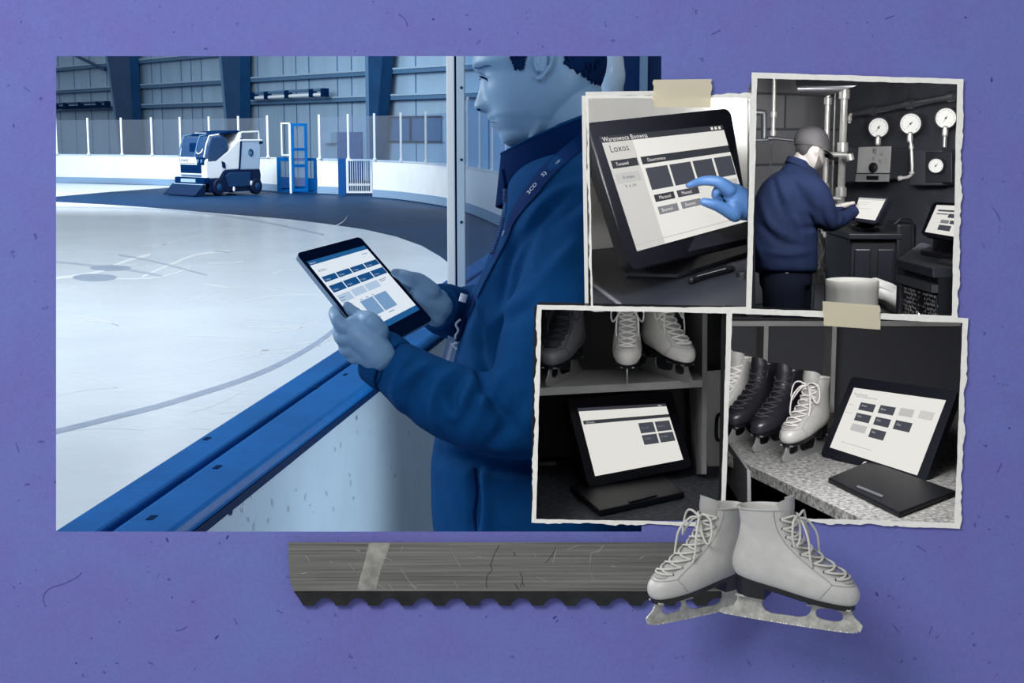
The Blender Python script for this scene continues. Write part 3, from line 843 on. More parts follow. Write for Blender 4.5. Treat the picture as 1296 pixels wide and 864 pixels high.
# ================= ice resurfacer
zr = W.g(262, 247.5); fw = V((-.745, -.667, 0)); lf = V((.667, -.745, 0))
Mz = Matrix((( fw.x, lf.x, 0, 0), (fw.y, lf.y, 0, 0), (0,0,1,0), (0,0,0,1)))
org = zr - fw*0 - lf*.75
Mz = Matrix.Translation(V((org.x, org.y, 0))) @ Mz @ Matrix.Diagonal((.80, 1, 1.03, 1))
zb = thing('ice_resurfacer', 'white and navy ice resurfacing machine parked on the dark wet floor', 'ice resurfacer', M=Mz)
HW = .75
def ext(prof, y0, y1): return G().prism([(x, y0, z) for x, z in prof], (0, y1-y0, 0))
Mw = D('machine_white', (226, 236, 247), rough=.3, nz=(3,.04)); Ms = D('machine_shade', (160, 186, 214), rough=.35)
obj('body', ext([(0,.44),(0,.86),(-.06,1.02),(-.36,.92),(-.86,1.16),(-1.28,1.46),(-1.36,1.66),(-1.42,1.66),(-1.42,.68),(-.78,.66),(-.66,.62),(-.5,.44)], -HW, HW), Mw, zb, bevel=.03)
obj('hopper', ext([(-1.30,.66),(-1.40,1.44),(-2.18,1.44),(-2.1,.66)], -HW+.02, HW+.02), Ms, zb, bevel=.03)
obj('hopper_rim', ext([(-1.34,1.42),(-1.34,1.47),(-2.22,1.47),(-2.22,1.42)], -HW-.01, HW+.04), Mw, zb, bevel=.01)
obj('tank_cover', ext([(-.62,1.1),(-.62,1.64),(-1.38,1.68),(-1.38,1.2)], -HW, -.1), Mw, zb, bevel=.03)
obj('seam_stripe', ext([(-1.26,.68),(-1.30,.68),(-1.41,1.5),(-1.36,1.5)], HW-.02, HW+.035), M_NAVY, zb)
cabg = D('cab_glass', (24, 62, 106), rough=.25, spec=.5)
obj('cab', ext([(-.02,.98),(-.10,1.3),(-.22,1.54),(-.62,1.58),(-.86,1.5),(-.92,1.18),(-.4,.86),(-.05,.84)], -HW+.02, HW+.005), cabg, zb, bevel=.06)
for y in (-HW+.02, HW-.1, 0.15):
    g = G(); g.tube([(.0,y,1.0),(-.1,y,1.34),(-.22,y,1.56),(-.6,y,1.6)], .022, 8); obj('cab_pillar', g, Mw if y > .3 else M_SEAM, zb, smooth=50)
obj('roof_panel', ext([(-.4,1.57),(-.5,1.61),(-.9,1.68),(-1.4,1.71),(-1.4,1.66)], -HW+.05, HW-.1), M_NAVY, zb, bevel=.01)
g = G(); g.box((-.06,-.25,1.05),(-.3,.1,1.38)); obj('seat', g, M_NAVY, zb, bevel=.05)
g = G(); g.lathe([(.16,0),(.18,.01),(.18,.03),(.16,.04)], (-.12,.32,1.22), (1,0,.6), 20, (False, False)); obj('steering_wheel', g, M_POST, zb)
g = G(); g.box((-.02,-.70,.84),(.03,.20,1.0)); obj('name_plate', g, Mw, zb, bevel=.008)
vs, fs = text_mesh('Esicweid', .15, lambda x, y: V((.036, -.66+x*.95, .875+y))); g = G(); g.add(vs, fs); obj('lettering', g, M_NAVY, zb)
g = G(); g.box((-.02,.27,.80),(.02,.66,1.0)); obj('headlight_panel', g, M_NAVY, zb, bevel=.01)
for y in (.36,.55): g = G(); g.lathe([(.05,0),(.055,.02),(.03,.03)], (.02,y,.9), (1,0,0), 14); obj('headlight', g, M_SEAM, zb)
g = G(); g.box((-.01,-.64,.58),(.02,.5,.80)); obj('grille', g, M_NAVY, zb, bevel=.01)
g = G(); g.box((0,-.6,.50),(.03,.5,.54)); obj('front_trim', g, M_SEAM, zb)
g = G(); g.box((-.1,-.82,.30),(.14,.80,.47)); obj('bumper', g, M_NAVY, zb, bevel=.03)
g = G(); g.box((.14,-.45,.34),(.15,.35,.43)); obj('bumper_lamp', g, M_GIRT, zb)
g = G(); g.prism([(.18,-.86,.30),(.50,-.9,.03),(.56,-.9,.03),(.56,-.9,.0),(.12,-.9,.0),(.10,-.86,.26)], (0,1.72,0)); obj('front_brush', g, D('brush', (6, 36, 72), rough=.8), zb)
g = G(); g.box((.1,-.8,.27),(.2,.82,.30)); obj('brush_bar', g, M_GIRT, zb)
obj('underbody', ext([(-.1,.07),(-.1,.44),(-.55,.46),(-.7,.68),(-2.12,.68),(-2.16,.5),(-2.1,.10)], -HW+.04, HW+.0), D('underbody', (6, 30, 68), rough=.4), zb, bevel=.03)
for x in (-.42, -1.92):
    for y in (-HW+.08, HW-.12):
        g = G(); g.lathe([(.10,0),(.19,.0),(.215,.03),(.215,.19),(.19,.22),(.10,.22)], (x, y, .215), (0,1,0), 24); w = obj('wheel', g, D('tyre', (8, 26, 56), rough=.6), zb, smooth=40)
        g = G(); g.lathe([(.02,.0),(.09,0),(.10,.02),(.05,.04)], (x, y+.21, .215), (0,1,0), 18); h = obj('hub', g, M_COLD, w, smooth=40)
obj('side_skirt', ext([(-.72,.5),(-.86,.6),(-1.7,.6),(-1.7,.22),(-.85,.2)], HW, HW+.04), D('skirt', (20, 58, 100), rough=.4), zb, bevel=.02)
for c_ in ((-1.72, HW+.05, .3), (-1.02, HW+.05, .15)): g = G(); g.ball(c_, .05, (1,.5,1.4), 10); obj('side_lamp', g, Mw, zb)
obj('door_handle', ext([(-.62,.74),(-.6,.90),(-.72,.86),(-.74,.70)], HW, HW+.03), M_NAVY, zb)
g = G(); g.lathe([(.105,0),(.105,.012)], (-1.74, HW+.022, 1.12), (0,1,0), 24); e_ = obj('emblem', g, M_COLL, zb)
g = G(); g.tube([(-1.74+.06*math.cos(a*math.tau/18), HW+.04, 1.12+.07*math.sin(a*math.tau/18)) for a in range(2,16)], .012, 6); obj('emblem_ring', g, M_NAVY, e_)
for yy in (HW-.02, -HW+.1):
    g = G(); g.tube([(-1.42,yy,1.66),(-2.12,yy,1.68),(-2.12,yy,1.46)], .022, 8); obj('top_rail', g, Mw, zb)
obj('rear_latch', ext([(-2.1,1.34),(-2.22,1.36),(-2.22,1.42),(-2.1,1.42)], HW, HW+.06), M_NAVY, zb)

# ================= rink lights: two ceiling fixtures over the ice and the soft light of the hall
for (x, y, d) in [(178, -170, 34), (262, -190, 44)]:
    c = W.at(x, y, d); t = thing('ceiling_lamp', 'high bay lamp above the ice', 'ceiling lamp', c, group='lamps above the ice')
    g = G(); g.box((c.x-.5, c.y-1.0, c.z), (c.x+.5, c.y+1.0, c.z+.12)); obj('housing', g, M_COLL, t)
    g = G(); g.box((c.x-.42, c.y-.92, c.z-.03), (c.x+.42, c.y+.92, c.z-.002)); obj('diffuser', g, mat('lamp_glow', (255,255,255), emit=14 if x < 200 else 8), t)
area('hall_light', (-7, 12, 8.5), (-6, 22, 0), 9, 1280, (.96,1,1), 12)
area('near_ice_light', (-3, 5, 6), (-2, 5, 0), 4, 90, (.90,.96,1), 5)
area('far_hall_light', (-13, 34, 8), (-11, 46, 1.5), 12, 2900, (.96,1,1), 6)
# ================= the man at the rail
from mathutils.bvhtree import BVHTree
M_SKIN = D('skin', (108, 148, 184), rough=.48, nz=(14, .06), spec=.4)
M_JACK = D('jacket', (10, 62, 112), rough=.9, nz=(40, .08), spec=.05, bump=(420, .35, .001))
M_JDARK = D('jacket_dark', (3, 32, 76), rough=.9, spec=.04, bump=(300, .2, .001))
M_HAIR = D('hair', (6, 32, 72), rough=.9, spec=.05)
M_MARK = D('lanyard_mark', (196, 214, 232), rough=.6)
M_TROU = D('trousers', (8, 34, 76), rough=.85)
M_SHOE = D('shoe', (6, 26, 60), rough=.5)
DM = 2.25
PXM = 1/F_PX*DM                                      # metres per picture unit at the man's distance
def MP(x, y, lat=0.0): return W.at(x, y, DM) + W.F*lat*PXM      # lat in picture units, + away from the viewer
head_keys = [  # row, front x, back x, half width
 (-8,672,690,8),(-5,655,706,24),(2,634,722,38),(14,617,740,50),(30,605,754,58),(50,599.8,762,62),(66,598.8,765,63),(78,598.2,765.5,62.5),(85,598.0,765,62),(91,603,764,61),(97,609,762,60),
 (104,611.5,760,59.5),(113,613.5,756,58.5),(124,615.5,750,57),(135,617,742,55),(143,618.0,734,52.5),(149,618.2,727,50.5),(154,621,722,48.5),(158,622.6,717,46),(164,626.8,711,43.5),(169,631.6,706,41),(175,632.8,700,38),(180,636,694,33),(184,643,686,26),(186.5,652,676,16)]
NR, NS = 150, 120
vs_ = [k[0] for k in head_keys]
def hk(v):
    return [np.interp(v, vs_, [k[i] for k in head_keys]) for i in (1, 2, 3)]
def gs(x, s): return math.exp(-.5*(x/s)**2)
EARF = 1.035
nose = [(92,0),(97,1.5),(104,4.5),(110,6.5),(117,9.6),(124,13),(129,15.6),(133,17.2),(136.5,17.6),(139.5,14.5),(141.6,9),(143.5,3),(145.5,0)]
def head_ring(v, grow=0.0):
    xf, xb, w = hk(v); xc = (xf+xb)/2 + 4; out = []
    for k in range(NS):
        a = 2*math.pi*k/NS; c, s = math.cos(a), math.sin(a)
        n = 2.25
        cc = math.copysign(abs(c)**(2/n), c); ss = math.copysign(abs(s)**(2/n), s)
        if c > 0: x = xc - (xc-xf)*cc                    # face side
        else: x = xc + (xb-xc)*(-cc)
        y = w*ss*(1.0 if c < 0 else 1.0 - .10*cc**2)
        if c > 0:
            fr = cc
            # nose
            nz = np.interp(v, [q[0] for q in nose], [q[1] for q in nose])
            x -= nz*gs(y, 3.6 + 3.6*max(0, min(1, (v-100)/34)))
            x -= 5.0*gs(abs(y)-10, 3.6)*gs(v-136, 4.6)*fr                       # wings of the nose
            # eye sockets, lids, brow, cheek, lips
            x += 7.5*gs(abs(y)-21, 10)*gs(v-97, 6.5)*fr
            x -= 6.0*gs(abs(y)-24, 8.5)*gs(v-99.5, 4.6)*fr
            x -= 2.2*gs(abs(y)-22, 14)*gs(v-86, 4)*fr
            x -= 3.5*gs(abs(y)-30, 11)*gs(v-121, 11)*fr
            x += 2.0*gs(abs(y)-22, 6)*gs(v-140, 9)*fr                           # fold beside the mouth
            x += 2.6*gs(v-154.2, 1.5)*gs(y, 15)*fr
            x -= 1.6*gs(v-150, 2.3)*gs(y, 12)*fr + 2.2*gs(v-159, 2.8)*gs(y, 12)*fr
            x += 1.2*gs(abs(y)-20, 4)*gs(v-154, 4)*fr
        if grow: x += (-1 if c > 0 else 1)*abs(cc)*grow; y += ss*grow
        out.append((x, y))
    return out
def head_grid(grow=0.0, rows=None):
    rows = rows or [(-8 + 194.5*i/(NR-1)) for i in range(NR)]
    return rows, [head_ring(v, grow) for v in rows]
def toW(x, v, y): return MP(x, v, -y)                 # y>0 = his left = nearer to the viewer
body = G()
rows, gr = head_grid()
body.loft([[toW(x, v, y) for x, y in r] for v, r in zip(rows, gr)])
EAR = lambda x, v: (648+(x-648)/EARF, 432-(432-v)/EARF)
# ear (near and far)
for sgn in (1, -1):
    y0 = 60*sgn
    path = [(681,92),(677,82),(678,70),(684,61),(692,59),(698.5,66),(698.5,78),(694,88),(688,96),(683.5,100),(681.5,97)]
    pts = smooth_path([toW(*EAR(x, v), y0 + sgn*(3 + 5*max(0, (x-678)/20))) for x, v in path], 5)
    body.tube(pts, [PXM*(2.6 if i < len(pts)-9 else 3.6) for i in range(len(pts))], 8)
    pts = smooth_path([toW(*EAR(x, v), y0 + sgn*2.5) for x, v in [(691,68),(692,78),(689,86),(684,90)]], 4); body.tube(pts, PXM*2.3, 8)
    body.ball(toW(*EAR(687, 80), y0), PXM*11, (.75, .25, 1.35), 12)
    body.tube([toW(*EAR(680,84),y0+sgn*2), toW(*EAR(680.5,90),y0+sgn*3)], PXM*2.8, 8)
# neck, chest core
def ringc(cx, cv, rx, ry, tilt=0.0, n=28, d=0.0):
    return [toW(cx + rx*math.cos(2*math.pi*k/n), cv + tilt*math.cos(2*math.pi*k/n), ry*math.sin(2*math.pi*k/n)) for k in range(n)]
body.loft([ringc(708,92,50,46,-6), ringc(714,125,49,47,-4), ringc(719,150,48,48,6), ringc(724,175,48,50,14), ringc(728,200,50,56,18), ringc(730,225,66,85,10), ringc(728,250,78,120), ringc(724,330,88,130), ringc(715,450,85,118), ringc(700,600,82,118), ringc(695,700,84,122)])
# sterno-mastoid cord on the near side
body.capsule([toW(704,104,40), toW(690,140,43), toW(672,182,38), toW(664,205,30)], [PXM*7, PXM*5, PXM*4, PXM*4], 12)
# arms inside the sleeves, out to the wrists
def W_(x, y, d): return W.at(x, y, d)
def pxr(r, d): return r/F_PX*d
def limb(g, pts, seg=16, flat=None):
    g.capsule(smooth_path([W_(x, y, d) for x, y, d, r in pts], 4), [v for v in np.interp(np.linspace(0, len(pts)-1, (len(pts)-1)*4+1), range(len(pts)), [pxr(r, d) for x, y, d, r in pts])], seg, flat)
near_arm = [(748,272,2.12,44),(722,340,2.05,42),(698,430,2.0,40),(682,512,1.98,38),(628,524,1.975,34),(556,500,1.985,29),(504,468,2.0,24),(478,446,2.02,21)]
far_arm = [(700,290,2.45,40),(672,350,2.45,36),(650,400,2.42,32),(610,398,2.34,28),(575,392,2.26,22),(552,384,2.20,19)]
limb(body, near_arm); limb(body, far_arm)

# ---- tablet pose (needed for the grip)
TQ = XQuad(W, [(375,320.5),(455.5,299.4),(547.5,404.8),(474,444)], .73, 2.06)
def TP(x, y, k=0.0):                                   # point on the tablet face under a picture position, k metres above it
    return W.hit(x, y, TQ.C + TQ.n*k, TQ.n)
def finger(g, pts, rs, seg=12):
    sp = smooth_path(pts, 5); rr = list(np.interp(np.linspace(0, len(pts)-1, len(sp)), range(len(pts)), rs)); g.capsule(sp, rr, seg)
# near hand: back of the hand towards the viewer, thumb on the glass, fingers under the tablet
dL = (TP(455,425) - W.C).dot(W.F)
hz = dL - .004
def H(x, y, dd=0.0): return W.at(x, y, hz+dd)
r1 = pxr(1, hz)
body.capsule([H(482,450,-.004), H(470,437,-.006), H(456,426,-.006)], [20*r1, 20.5*r1, 19*r1], 18)
body.capsule([H(476,440,-.002), H(462,419,-.006), H(448,411,-.004)], [17*r1, 15*r1, 12.5*r1], 16)
body.capsule([H(474,455,0), H(458,448,-.001), H(446,438,0)], [15*r1, 13*r1, 11*r1], 16)
# index: knuckle at the lower left, reaching up the edge then under the tablet
finger(body, [H(447,417,-.006), H(434,413,-.008), H(425.5,402,-.004), TP(424,393,-.011), TP(440,384,-.019)], [12*r1, 10.6*r1, 8.2*r1, 7.4*r1, 6.4*r1])
finger(body, [H(446,429,-.004), H(433,428,-.004), TP(430,414,-.014), TP(446,400,-.021)], [11.5*r1, 10*r1, 8.4*r1, 7*r1])
finger(body, [H(450,441,-.002), H(438,443,0), TP(438,428,-.016), TP(454,412,-.022)], [11*r1, 9*r1, 8*r1, 6.8*r1])
finger(body, [H(455,450,0), H(446,453,.003), TP(448,440,-.016), TP(462,424,-.022)], [9.5*r1, 7.6*r1, 6.8*r1, 6*r1])
# thumb over the bezel
finger(body, [H(478,420,-.006), H(468,406,-.010), TP(455,401,.011), TP(446,394,.008), TP(439.5,387,.007)], [15*r1, 12.5*r1, 9.4*r1, 8.2*r1, 6.2*r1])
# far hand: thumb along the right bezel, fingers beneath
dR = (TP(515,372) - W.C).dot(W.F)
def HR(x, y, dd=0.0): return W.at(x, y, dR+dd)
r2 = pxr(1, dR)
body.capsule([HR(556,388,.02), HR(546,382,.018), HR(537,374,.016)], [18*r2, 20*r2, 19*r2], 18)
body.capsule([HR(552,400,.022), HR(540,392,.02), HR(530,380,.022)], [14*r2, 14*r2, 13*r2], 14)
finger(body, [HR(545,370,.006), HR(530,357,.004), HR(517,352,-.002), TP(507,347.5,.009), TP(500,345,.008)], [14*r2, 12*r2, 9.5*r2, 8*r2, 5.8*r2])
for (x0, y0, x1, y1) in [(534,362,500,352),(536,372,505,364),(538,382,508,376),(541,391,514,388)]:
    finger(body, [HR(x0+4, y0, .024), TP((x0+x1)/2+3, (y0+y1)/2, -.022), TP(x1, y1, -.020), TP(x1-10, y1+2, -.017)], [9.5*r2, 8.4*r2, 7.6*r2, 6.2*r2])

# legs reach the floor
feet = [(664, .0), (742, .0)]
for i, (lat, xx) in enumerate([(70, 690), (-60, 706)]):
    top = toW(xx, 668, lat); kn = V((top.x+.02, top.y, .50)); an = V((top.x+.05, top.y, .10)); 
    body.capsule([top, kn, an], [.088, .062, .045], 16)
    body.capsule([V((an.x+.02, an.y, .05)), V((an.x-.15, an.y, .035))], [.04, .03], 12)
    feet[i] = (top, kn, an)
man = thing('person', 'man in a navy zip jacket holding a tablet over the rink rail, head bowed', 'person', V((feet[0][2].x, (feet[0][2].y+feet[1][2].y)/2, 0)))
Rp = W.R; 
body_o = remesh('body', body, M_SKIN, .0022, man, 4, .5)

# ---- hair: a shell lifted off the skull where hair grows
def hairline(x, v, y, k):
    f = DM/(DM - abs(y)*PXM); x = 648+(x-648)*f; v = 432-(432-v)*f
    j = 1.2*math.sin(k*.9)+1.0*math.sin(v*1.9+k*.37)
    if v < 48: return x > 622 - (v-10)*.1
    if v < 60: return x > 634 + (v-48)*.5
    if (640 + (v-60)*.4 + j*.4 < x < 665 - (v-60)*.12 + j*.4) and v < 87+j*.6: return True
    if x > 714 - max(0, 62-v) and v < 80 + (x-714)*.62 + j and v < 108+j: return True
    return False
hg = G(); NS = 300; hrows = [(-8 + 130*i/259) for i in range(260)]; hrows, gr = head_grid(2.4, hrows)
keep = {}
for i, v in enumerate(hrows):
    for k, (x, y) in enumerate(gr[i]):
        if hairline(x, v, y, k): keep[(i, k)] = 1
vid = {}
def hv(i, k):
    k %= NS
    if (i, k) not in vid:
        x, y = gr[i][k]; vid[(i, k)] = len(hg.v); hg.v.append(toW(x, hrows[i], y) + V((.0007*math.sin(k*2.1+i), 0, .0007*math.sin(i*1.3+k))))
    return vid[(i, k)]
for (i, k) in keep:
    if i+1 < len(hrows): hg.f.append([hv(i,k), hv(i,k+1), hv(i+1,k+1), hv(i+1,k)]); hg.m.append(0)
NS = 120
hm = mesh_from('hair', hg, M_HAIR, _base[man.name], 60)
ho = bpy.data.objects.new('hair', hm); COL.objects.link(ho); ho.parent = man
so = ho.modifiers.new('thick', 'SOLIDIFY'); so.thickness = .0035; so.offset = -1
# brow, lashes, eyes
for sgn in (1, -1):
    g = G(); g.ball(toW(627, 98.8, sgn*23), PXM*9.5, (1,1,1), 16); e_ = obj('eyeball', g, D('eye', (190, 212, 232), rough=.15), man, smooth=80)
bb_ = BVHTree.FromPolygons([v.co + _base[man.name] for v in body_o.data.vertices], [tuple(p.vertices) for p in body_o.data.polygons])
def on_face(pts, off=.0006):
    out = []
    for x, y in pts:
        r = W.ray(x, y).normalized(); h = bb_.ray_cast(W.C, r)
        if h[0] is None: h = (W.at(x, y, DM-.02),)
        out.append(h[0] - r*off)
    return out
g = G(); g.tube(on_face(sm2([(606.5,96),(610,97.6),(614,99.2),(616.5,100.6),(617,103)])), [PXM*r for r in np.interp(np.linspace(0,1,25), [0,.3,.7,1], [.4,1.5,1.3,.4])], 6)
g.tube(on_face(sm2([(609,98.5),(607,101)],3)), PXM*.45, 5); obj('eyelashes', g, M_HAIR, man, smooth=60)
g = G(); g.tube(on_face(sm2([(603.5,91),(608,92.6),(613,95),(619,98.6)])), [PXM*r for r in np.interp(np.linspace(0,1,19), [0,.4,1], [.3,.8,.2])], 6); obj('lid_crease', g, D('crease', (60,100,148), rough=.6), man, smooth=60)
g = G(); g.tube(on_face(sm2([(600,85.5),(604,86),(609,85),(616,83),(622,83.5)])), [PXM*r for r in np.interp(np.linspace(0,1,25), [0,.3,.7,1], [.8,1.5,1.2,.2])], 6); obj('eyebrow', g, D('brow', (40,80,130), rough=.8), man, smooth=60)
g = G(); g.tube(on_face(sm2([(620.2,154.6),(624,154.2),(628,154.6),(632,156.5)])), [PXM*r for r in np.interp(np.linspace(0,1,19), [0,.4,1], [.5,.7,.2])], 6); obj('mouth_line', g, D('lip', (70, 108, 152), rough=.5), man, smooth=60)
g = G(); g.ball(toW(606.5, 139.6, 6.6), PXM*2.4, (1.3,.8,.7), 8); obj('nostril', g, M_HAIR, man, smooth=60)

# ---- jacket
jk = G()
tor = [(192,700,768,50),(204,676,784,78),(216,656,798,108),(228,645,808,130),(240,639,816,144),(255,637,824,154),(285,630,832,160),(320,618,836,168),(360,603,838,164),(400,589,838,158),(440,577,836,152),(480,566,832,148),(520,556,828,146),(560,547,826,147),(600,543,826,150),(640,545,826,154),(690,552,826,160),(745,560,822,160)]
def tring(v, xf, xb, w, n=56, e=2.5):
    xc = (xf+xb)/2; out = []
    for k in range(n):
        a = 2*math.pi*k/n; c, s = math.cos(a), math.sin(a)
        out.append(toW(xc + (xb-xf)/2*math.copysign(abs(c)**(2/e), c), v, w*math.copysign(abs(s)**(2/e), s)))
    return out
rr_ = lerp_list(tor, 60)
jk.loft([tring(*r) for r in rr_])
near_sl = [(752,290,2.14,56),(732,335,2.08,62),(703,420,1.99,64),(684,500,1.965,64),(672,524,1.96,60),(622,526,1.96,55),(560,505,1.98,47),(512,474,2.0,39),(482,452,2.02,33)]
far_sl = [(704,290,2.45,58),(676,350,2.45,52),(655,398,2.43,46),(615,398,2.35,40),(580,396,2.27,34),(560,391,2.22,30)]
limb(jk, near_sl, 24); limb(jk, far_sl, 20)
jk.capsule([toW(738,245,50), toW(746,284,122), toW(742,310,136)], [.07, .064, .07], 20)
# folds: strokes in picture units pressed into the near side of the cloth: (points, width, height)
folds = [([(500,438),(478,470),(476,492)], 3, -.004),
 ([(522,446),(505,470),(500,492),(512,520)], 5, .006), ([(548,462),(528,470),(505,490)], 4, .005), ([(545,468),(520,500),(516,530)], 5,-.005),
 ([(578,470),(556,486),(548,520),(556,545)], 5, .006), ([(600,478),(586,510),(574,528),(562,500)], 4.5, .006), ([(590,474),(572,500),(580,530)], 5, -.006),
 ([(640,470),(615,500),(590,560)], 6, .006), ([(628,476),(604,500),(600,545)], 5, -.005), ([(655,505),(640,540),(612,572)], 6, -.005),
 ([(700,470),(680,520),(650,560)], 8, .004), ([(604,440),(612,478),(632,520),(660,552)], 5, -.010), ([(598,380),(606,420),(603,450)], 5, -.006),
 ([(706,333),(680,372),(640,400),(612,425)], 7, .007), ([(700,350),(668,386),(628,414)], 6, -.006), ([(690,272),(650,318),(634,360),(632,392)], 5, -.007),
 ([(745,232),(700,250),(668,290),(640,350)], 6, .005), ([(720,262),(690,300),(672,350)], 6, .004), ([(745,250),(712,275),(690,300)], 5,-.004), ([(735,300),(712,330),(706,334)], 6, .004),
 ([(560,575),(620,588),(690,590),(745,588)], 7, -.012), ([(600,590),(604,630),(602,672)], 4, -.010), ([(610,592),(616,640),(614,690)], 5, .006), ([(640,600),(700,620),(745,640)], 9, .005), ([(548,600),(560,640),(580,690)], 8, -.004),
 ([(626,330),(608,380),(594,430)], 4, .005), ([(640,260),(646,290),(630,330)], 5, .004)]
def to_px_np(co):
    r = co - np.array(tuple(W.C)); R_, F_, U_ = (np.array(tuple(v)) for v in (W.R, W.F, W.U)); d = r@F_
    return np.stack([CX + F_PX*(r@R_)/d, CY - F_PX*(r@U_)/d], 1)
def cloth_post(folds, amp=1.0, base=.0022, f1=16, f2=40, seed=1):
    def post(co, no, ed):
        h = base*wave(co*[1,1,.7], f1, seed) + base*.5*wave(co*[1,1,.7], f2, seed+1)
        face = np.clip((.25 - no@np.array(tuple(W.F)))*3, 0, 1)
        fo = fold_field(to_px_np(co), folds)*amp*face
        h = lap(h + np.clip(fo, -.014, .012), ed, 2)
        n2 = lap(no, ed, 4)
        n2 /= np.linalg.norm(n2, axis=1)[:,None]+1e-9
        return lap(co + n2*h[:,None], ed, 1, .4)
    return post
jo = remesh('jacket', jk, M_JACK, .004, man, 22, .7, post=cloth_post(folds, 1.75))
def bvh_of(o):
    me = o.data; mw = o.matrix_basis if o.parent is None else Matrix.Translation(_base[man.name])
    return BVHTree.FromPolygons([mw @ v.co for v in me.vertices], [tuple(p.vertices) for p in me.polygons])
jb = bvh_of(jo)
def drape(pts, off=.002, tree=None, dflt=2.2):
    out = []; last = dflt
    for x, y in pts:
        r = W.ray(x, y); h = (tree or jb).ray_cast(W.C, r.normalized())
        if h[0] is not None:
            d = (h[0]-W.C).dot(W.F); last = d
        out.append(W.at(x, y, last) - r.normalized()*off)
    return out
def ribbon(g, a, b, th=.0012):
    """strip between two rows of points, given a thickness towards the cloth"""
    n = len(a); back = W.F*th
    g.loft([[a[i], b[i], b[i]+back, a[i]+back] for i in range(n)])
# collar: stand-up band
g = G()
inner = [(636,193,34),(641,187,0)]
rim = []
for t in [i/24 for i in range(25)]:
    a = math.pi*(.93 - 1.30*t)       # sweeps from the zip round the near side to the nape
    pass
def collar_ring(v0, grow, k):
    out = []
    for i in range(49):
        a = -math.pi + 2*math.pi*i/48                     # a=±pi: front opening
        c, s = math.cos(a), math.sin(a)
        x = 706 + grow*.55 + (72+grow)*c; y = (62+grow)*s
        out.append((x, y))
    return out
top = collar_ring(0, 0, 0); bot = collar_ring(0, 16, 0)
R0, R1, R2, R3 = [], [], [], []
for (x, y), (x2, y2) in zip(top, bot):
    v = 196 - (x-634)*.46                                  # top edge climbs towards the nape
    v = 193 - max(0, x-640)*.405
    vb = 262 - max(0, x2-634)*.40
    R0.append(toW(x, v, y)); R1.append(toW(x2, vb, y2)); R2.append(toW(x+ (3 if x < 706 else -3), v, y*.95)); R3.append(toW(x2+(4 if x2 < 706 else -4), vb, y2*.94))
g.loft([[R0[i], R1[i], R3[i], R2[i]] for i in range(len(R0))])
obj('collar', g, M_JDARK, man, smooth=50, bevel=.002)
g = G(); g.tube([toW(x, 193 - max(0, x-640)*.405 + 2, y*1.01) for x, y in top], .0018, 6); obj('collar_seam', g, M_JACK, man, smooth=60)
# cuffs
def cuff(path, name='cuff'):
    g = G(); P = [W_(x, y, d) for x, y, d, r in path]
    rs = [pxr(r, d) for x, y, d, r in path]
    g.tube(smooth_path(P, 4), list(np.interp(np.linspace(0, len(P)-1, (len(P)-1)*4+1), range(len(P)), rs)), 28); return obj(name, g, M_JACK, man, smooth=50, bevel=.002)
cuff([(499,465,2.008,36.5),(492,460,2.013,37.5),(480,451,2.02,36.5),(475,447.5,2.023,33)])
cuff([(574,396,2.26,34),(562,391.5,2.225,33.5),(553,388,2.205,30)])
# zip, seams, pocket
M_ZIP = D('zip', (150, 180, 208), rough=.4)
zp = sm2([(637,214),(640,236),(639,262),(633,292),(622,322)], 6)
g = G(); ribbon(g, drape([(x-2, y) for x, y in zp], .003), drape([(x+2, y) for x, y in zp], .003)); obj('zip_tape', g, M_JDARK, man)
g = G()
for i, p in enumerate(drape(sm2([(638,240),(638,262),(633,290),(623,318)], 9), .005)):
    g.obox(p, W.R*.0022, W.F*.0012, W.U*.0007)
z_ = obj('zip_teeth', g, M_ZIP, man); z_['kind'] = 'stuff'
g = G(); p = drape([(638,292),(636,298)], .007); g.tube(p, .0016, 6); obj('zip_pull', g, M_MARK, man)
for st in ([(745,262),(712,276),(700,330),(702,338)],):
    pass
g = G(); g.tube(drape(sm2([(600,592),(603,622),(600,650),(602,672)]), .001), .0022, 6); obj('pocket_seam', g, M_JDARK, man, smooth=60)
g = G(); g.tube(drape(sm2([(510,430),(492,452),(478,486)]), .0005), .0012, 6); obj('cuff_seam', g, M_JDARK, man, smooth=60)
# trousers and shoes
g = G()
for (top_, kn, an) in feet: g.capsule([top_ + V((0,0,-.10)), kn, an + V((0,0,.05))], [.10, .085, .075], 18)
g.capsule([feet[0][0] + V((0,0,-.06)), feet[1][0] + V((0,0,-.06))], .10, 18)
remesh('trousers', g, M_TROU, .01, man, 6)
for (top_, kn, an) in feet:
    g = G(); g.capsule([V((an.x+.03, an.y, .05)), V((an.x-.06, an.y, .05)), V((an.x-.18, an.y, .036))], [.048, .047, .036], 16, flat=((0,0,1), .95))
    g.v = [V((p.x, p.y, max(p.z, .001))) for p in g.v]; obj('shoe', g, M_SHOE, man, smooth=60)

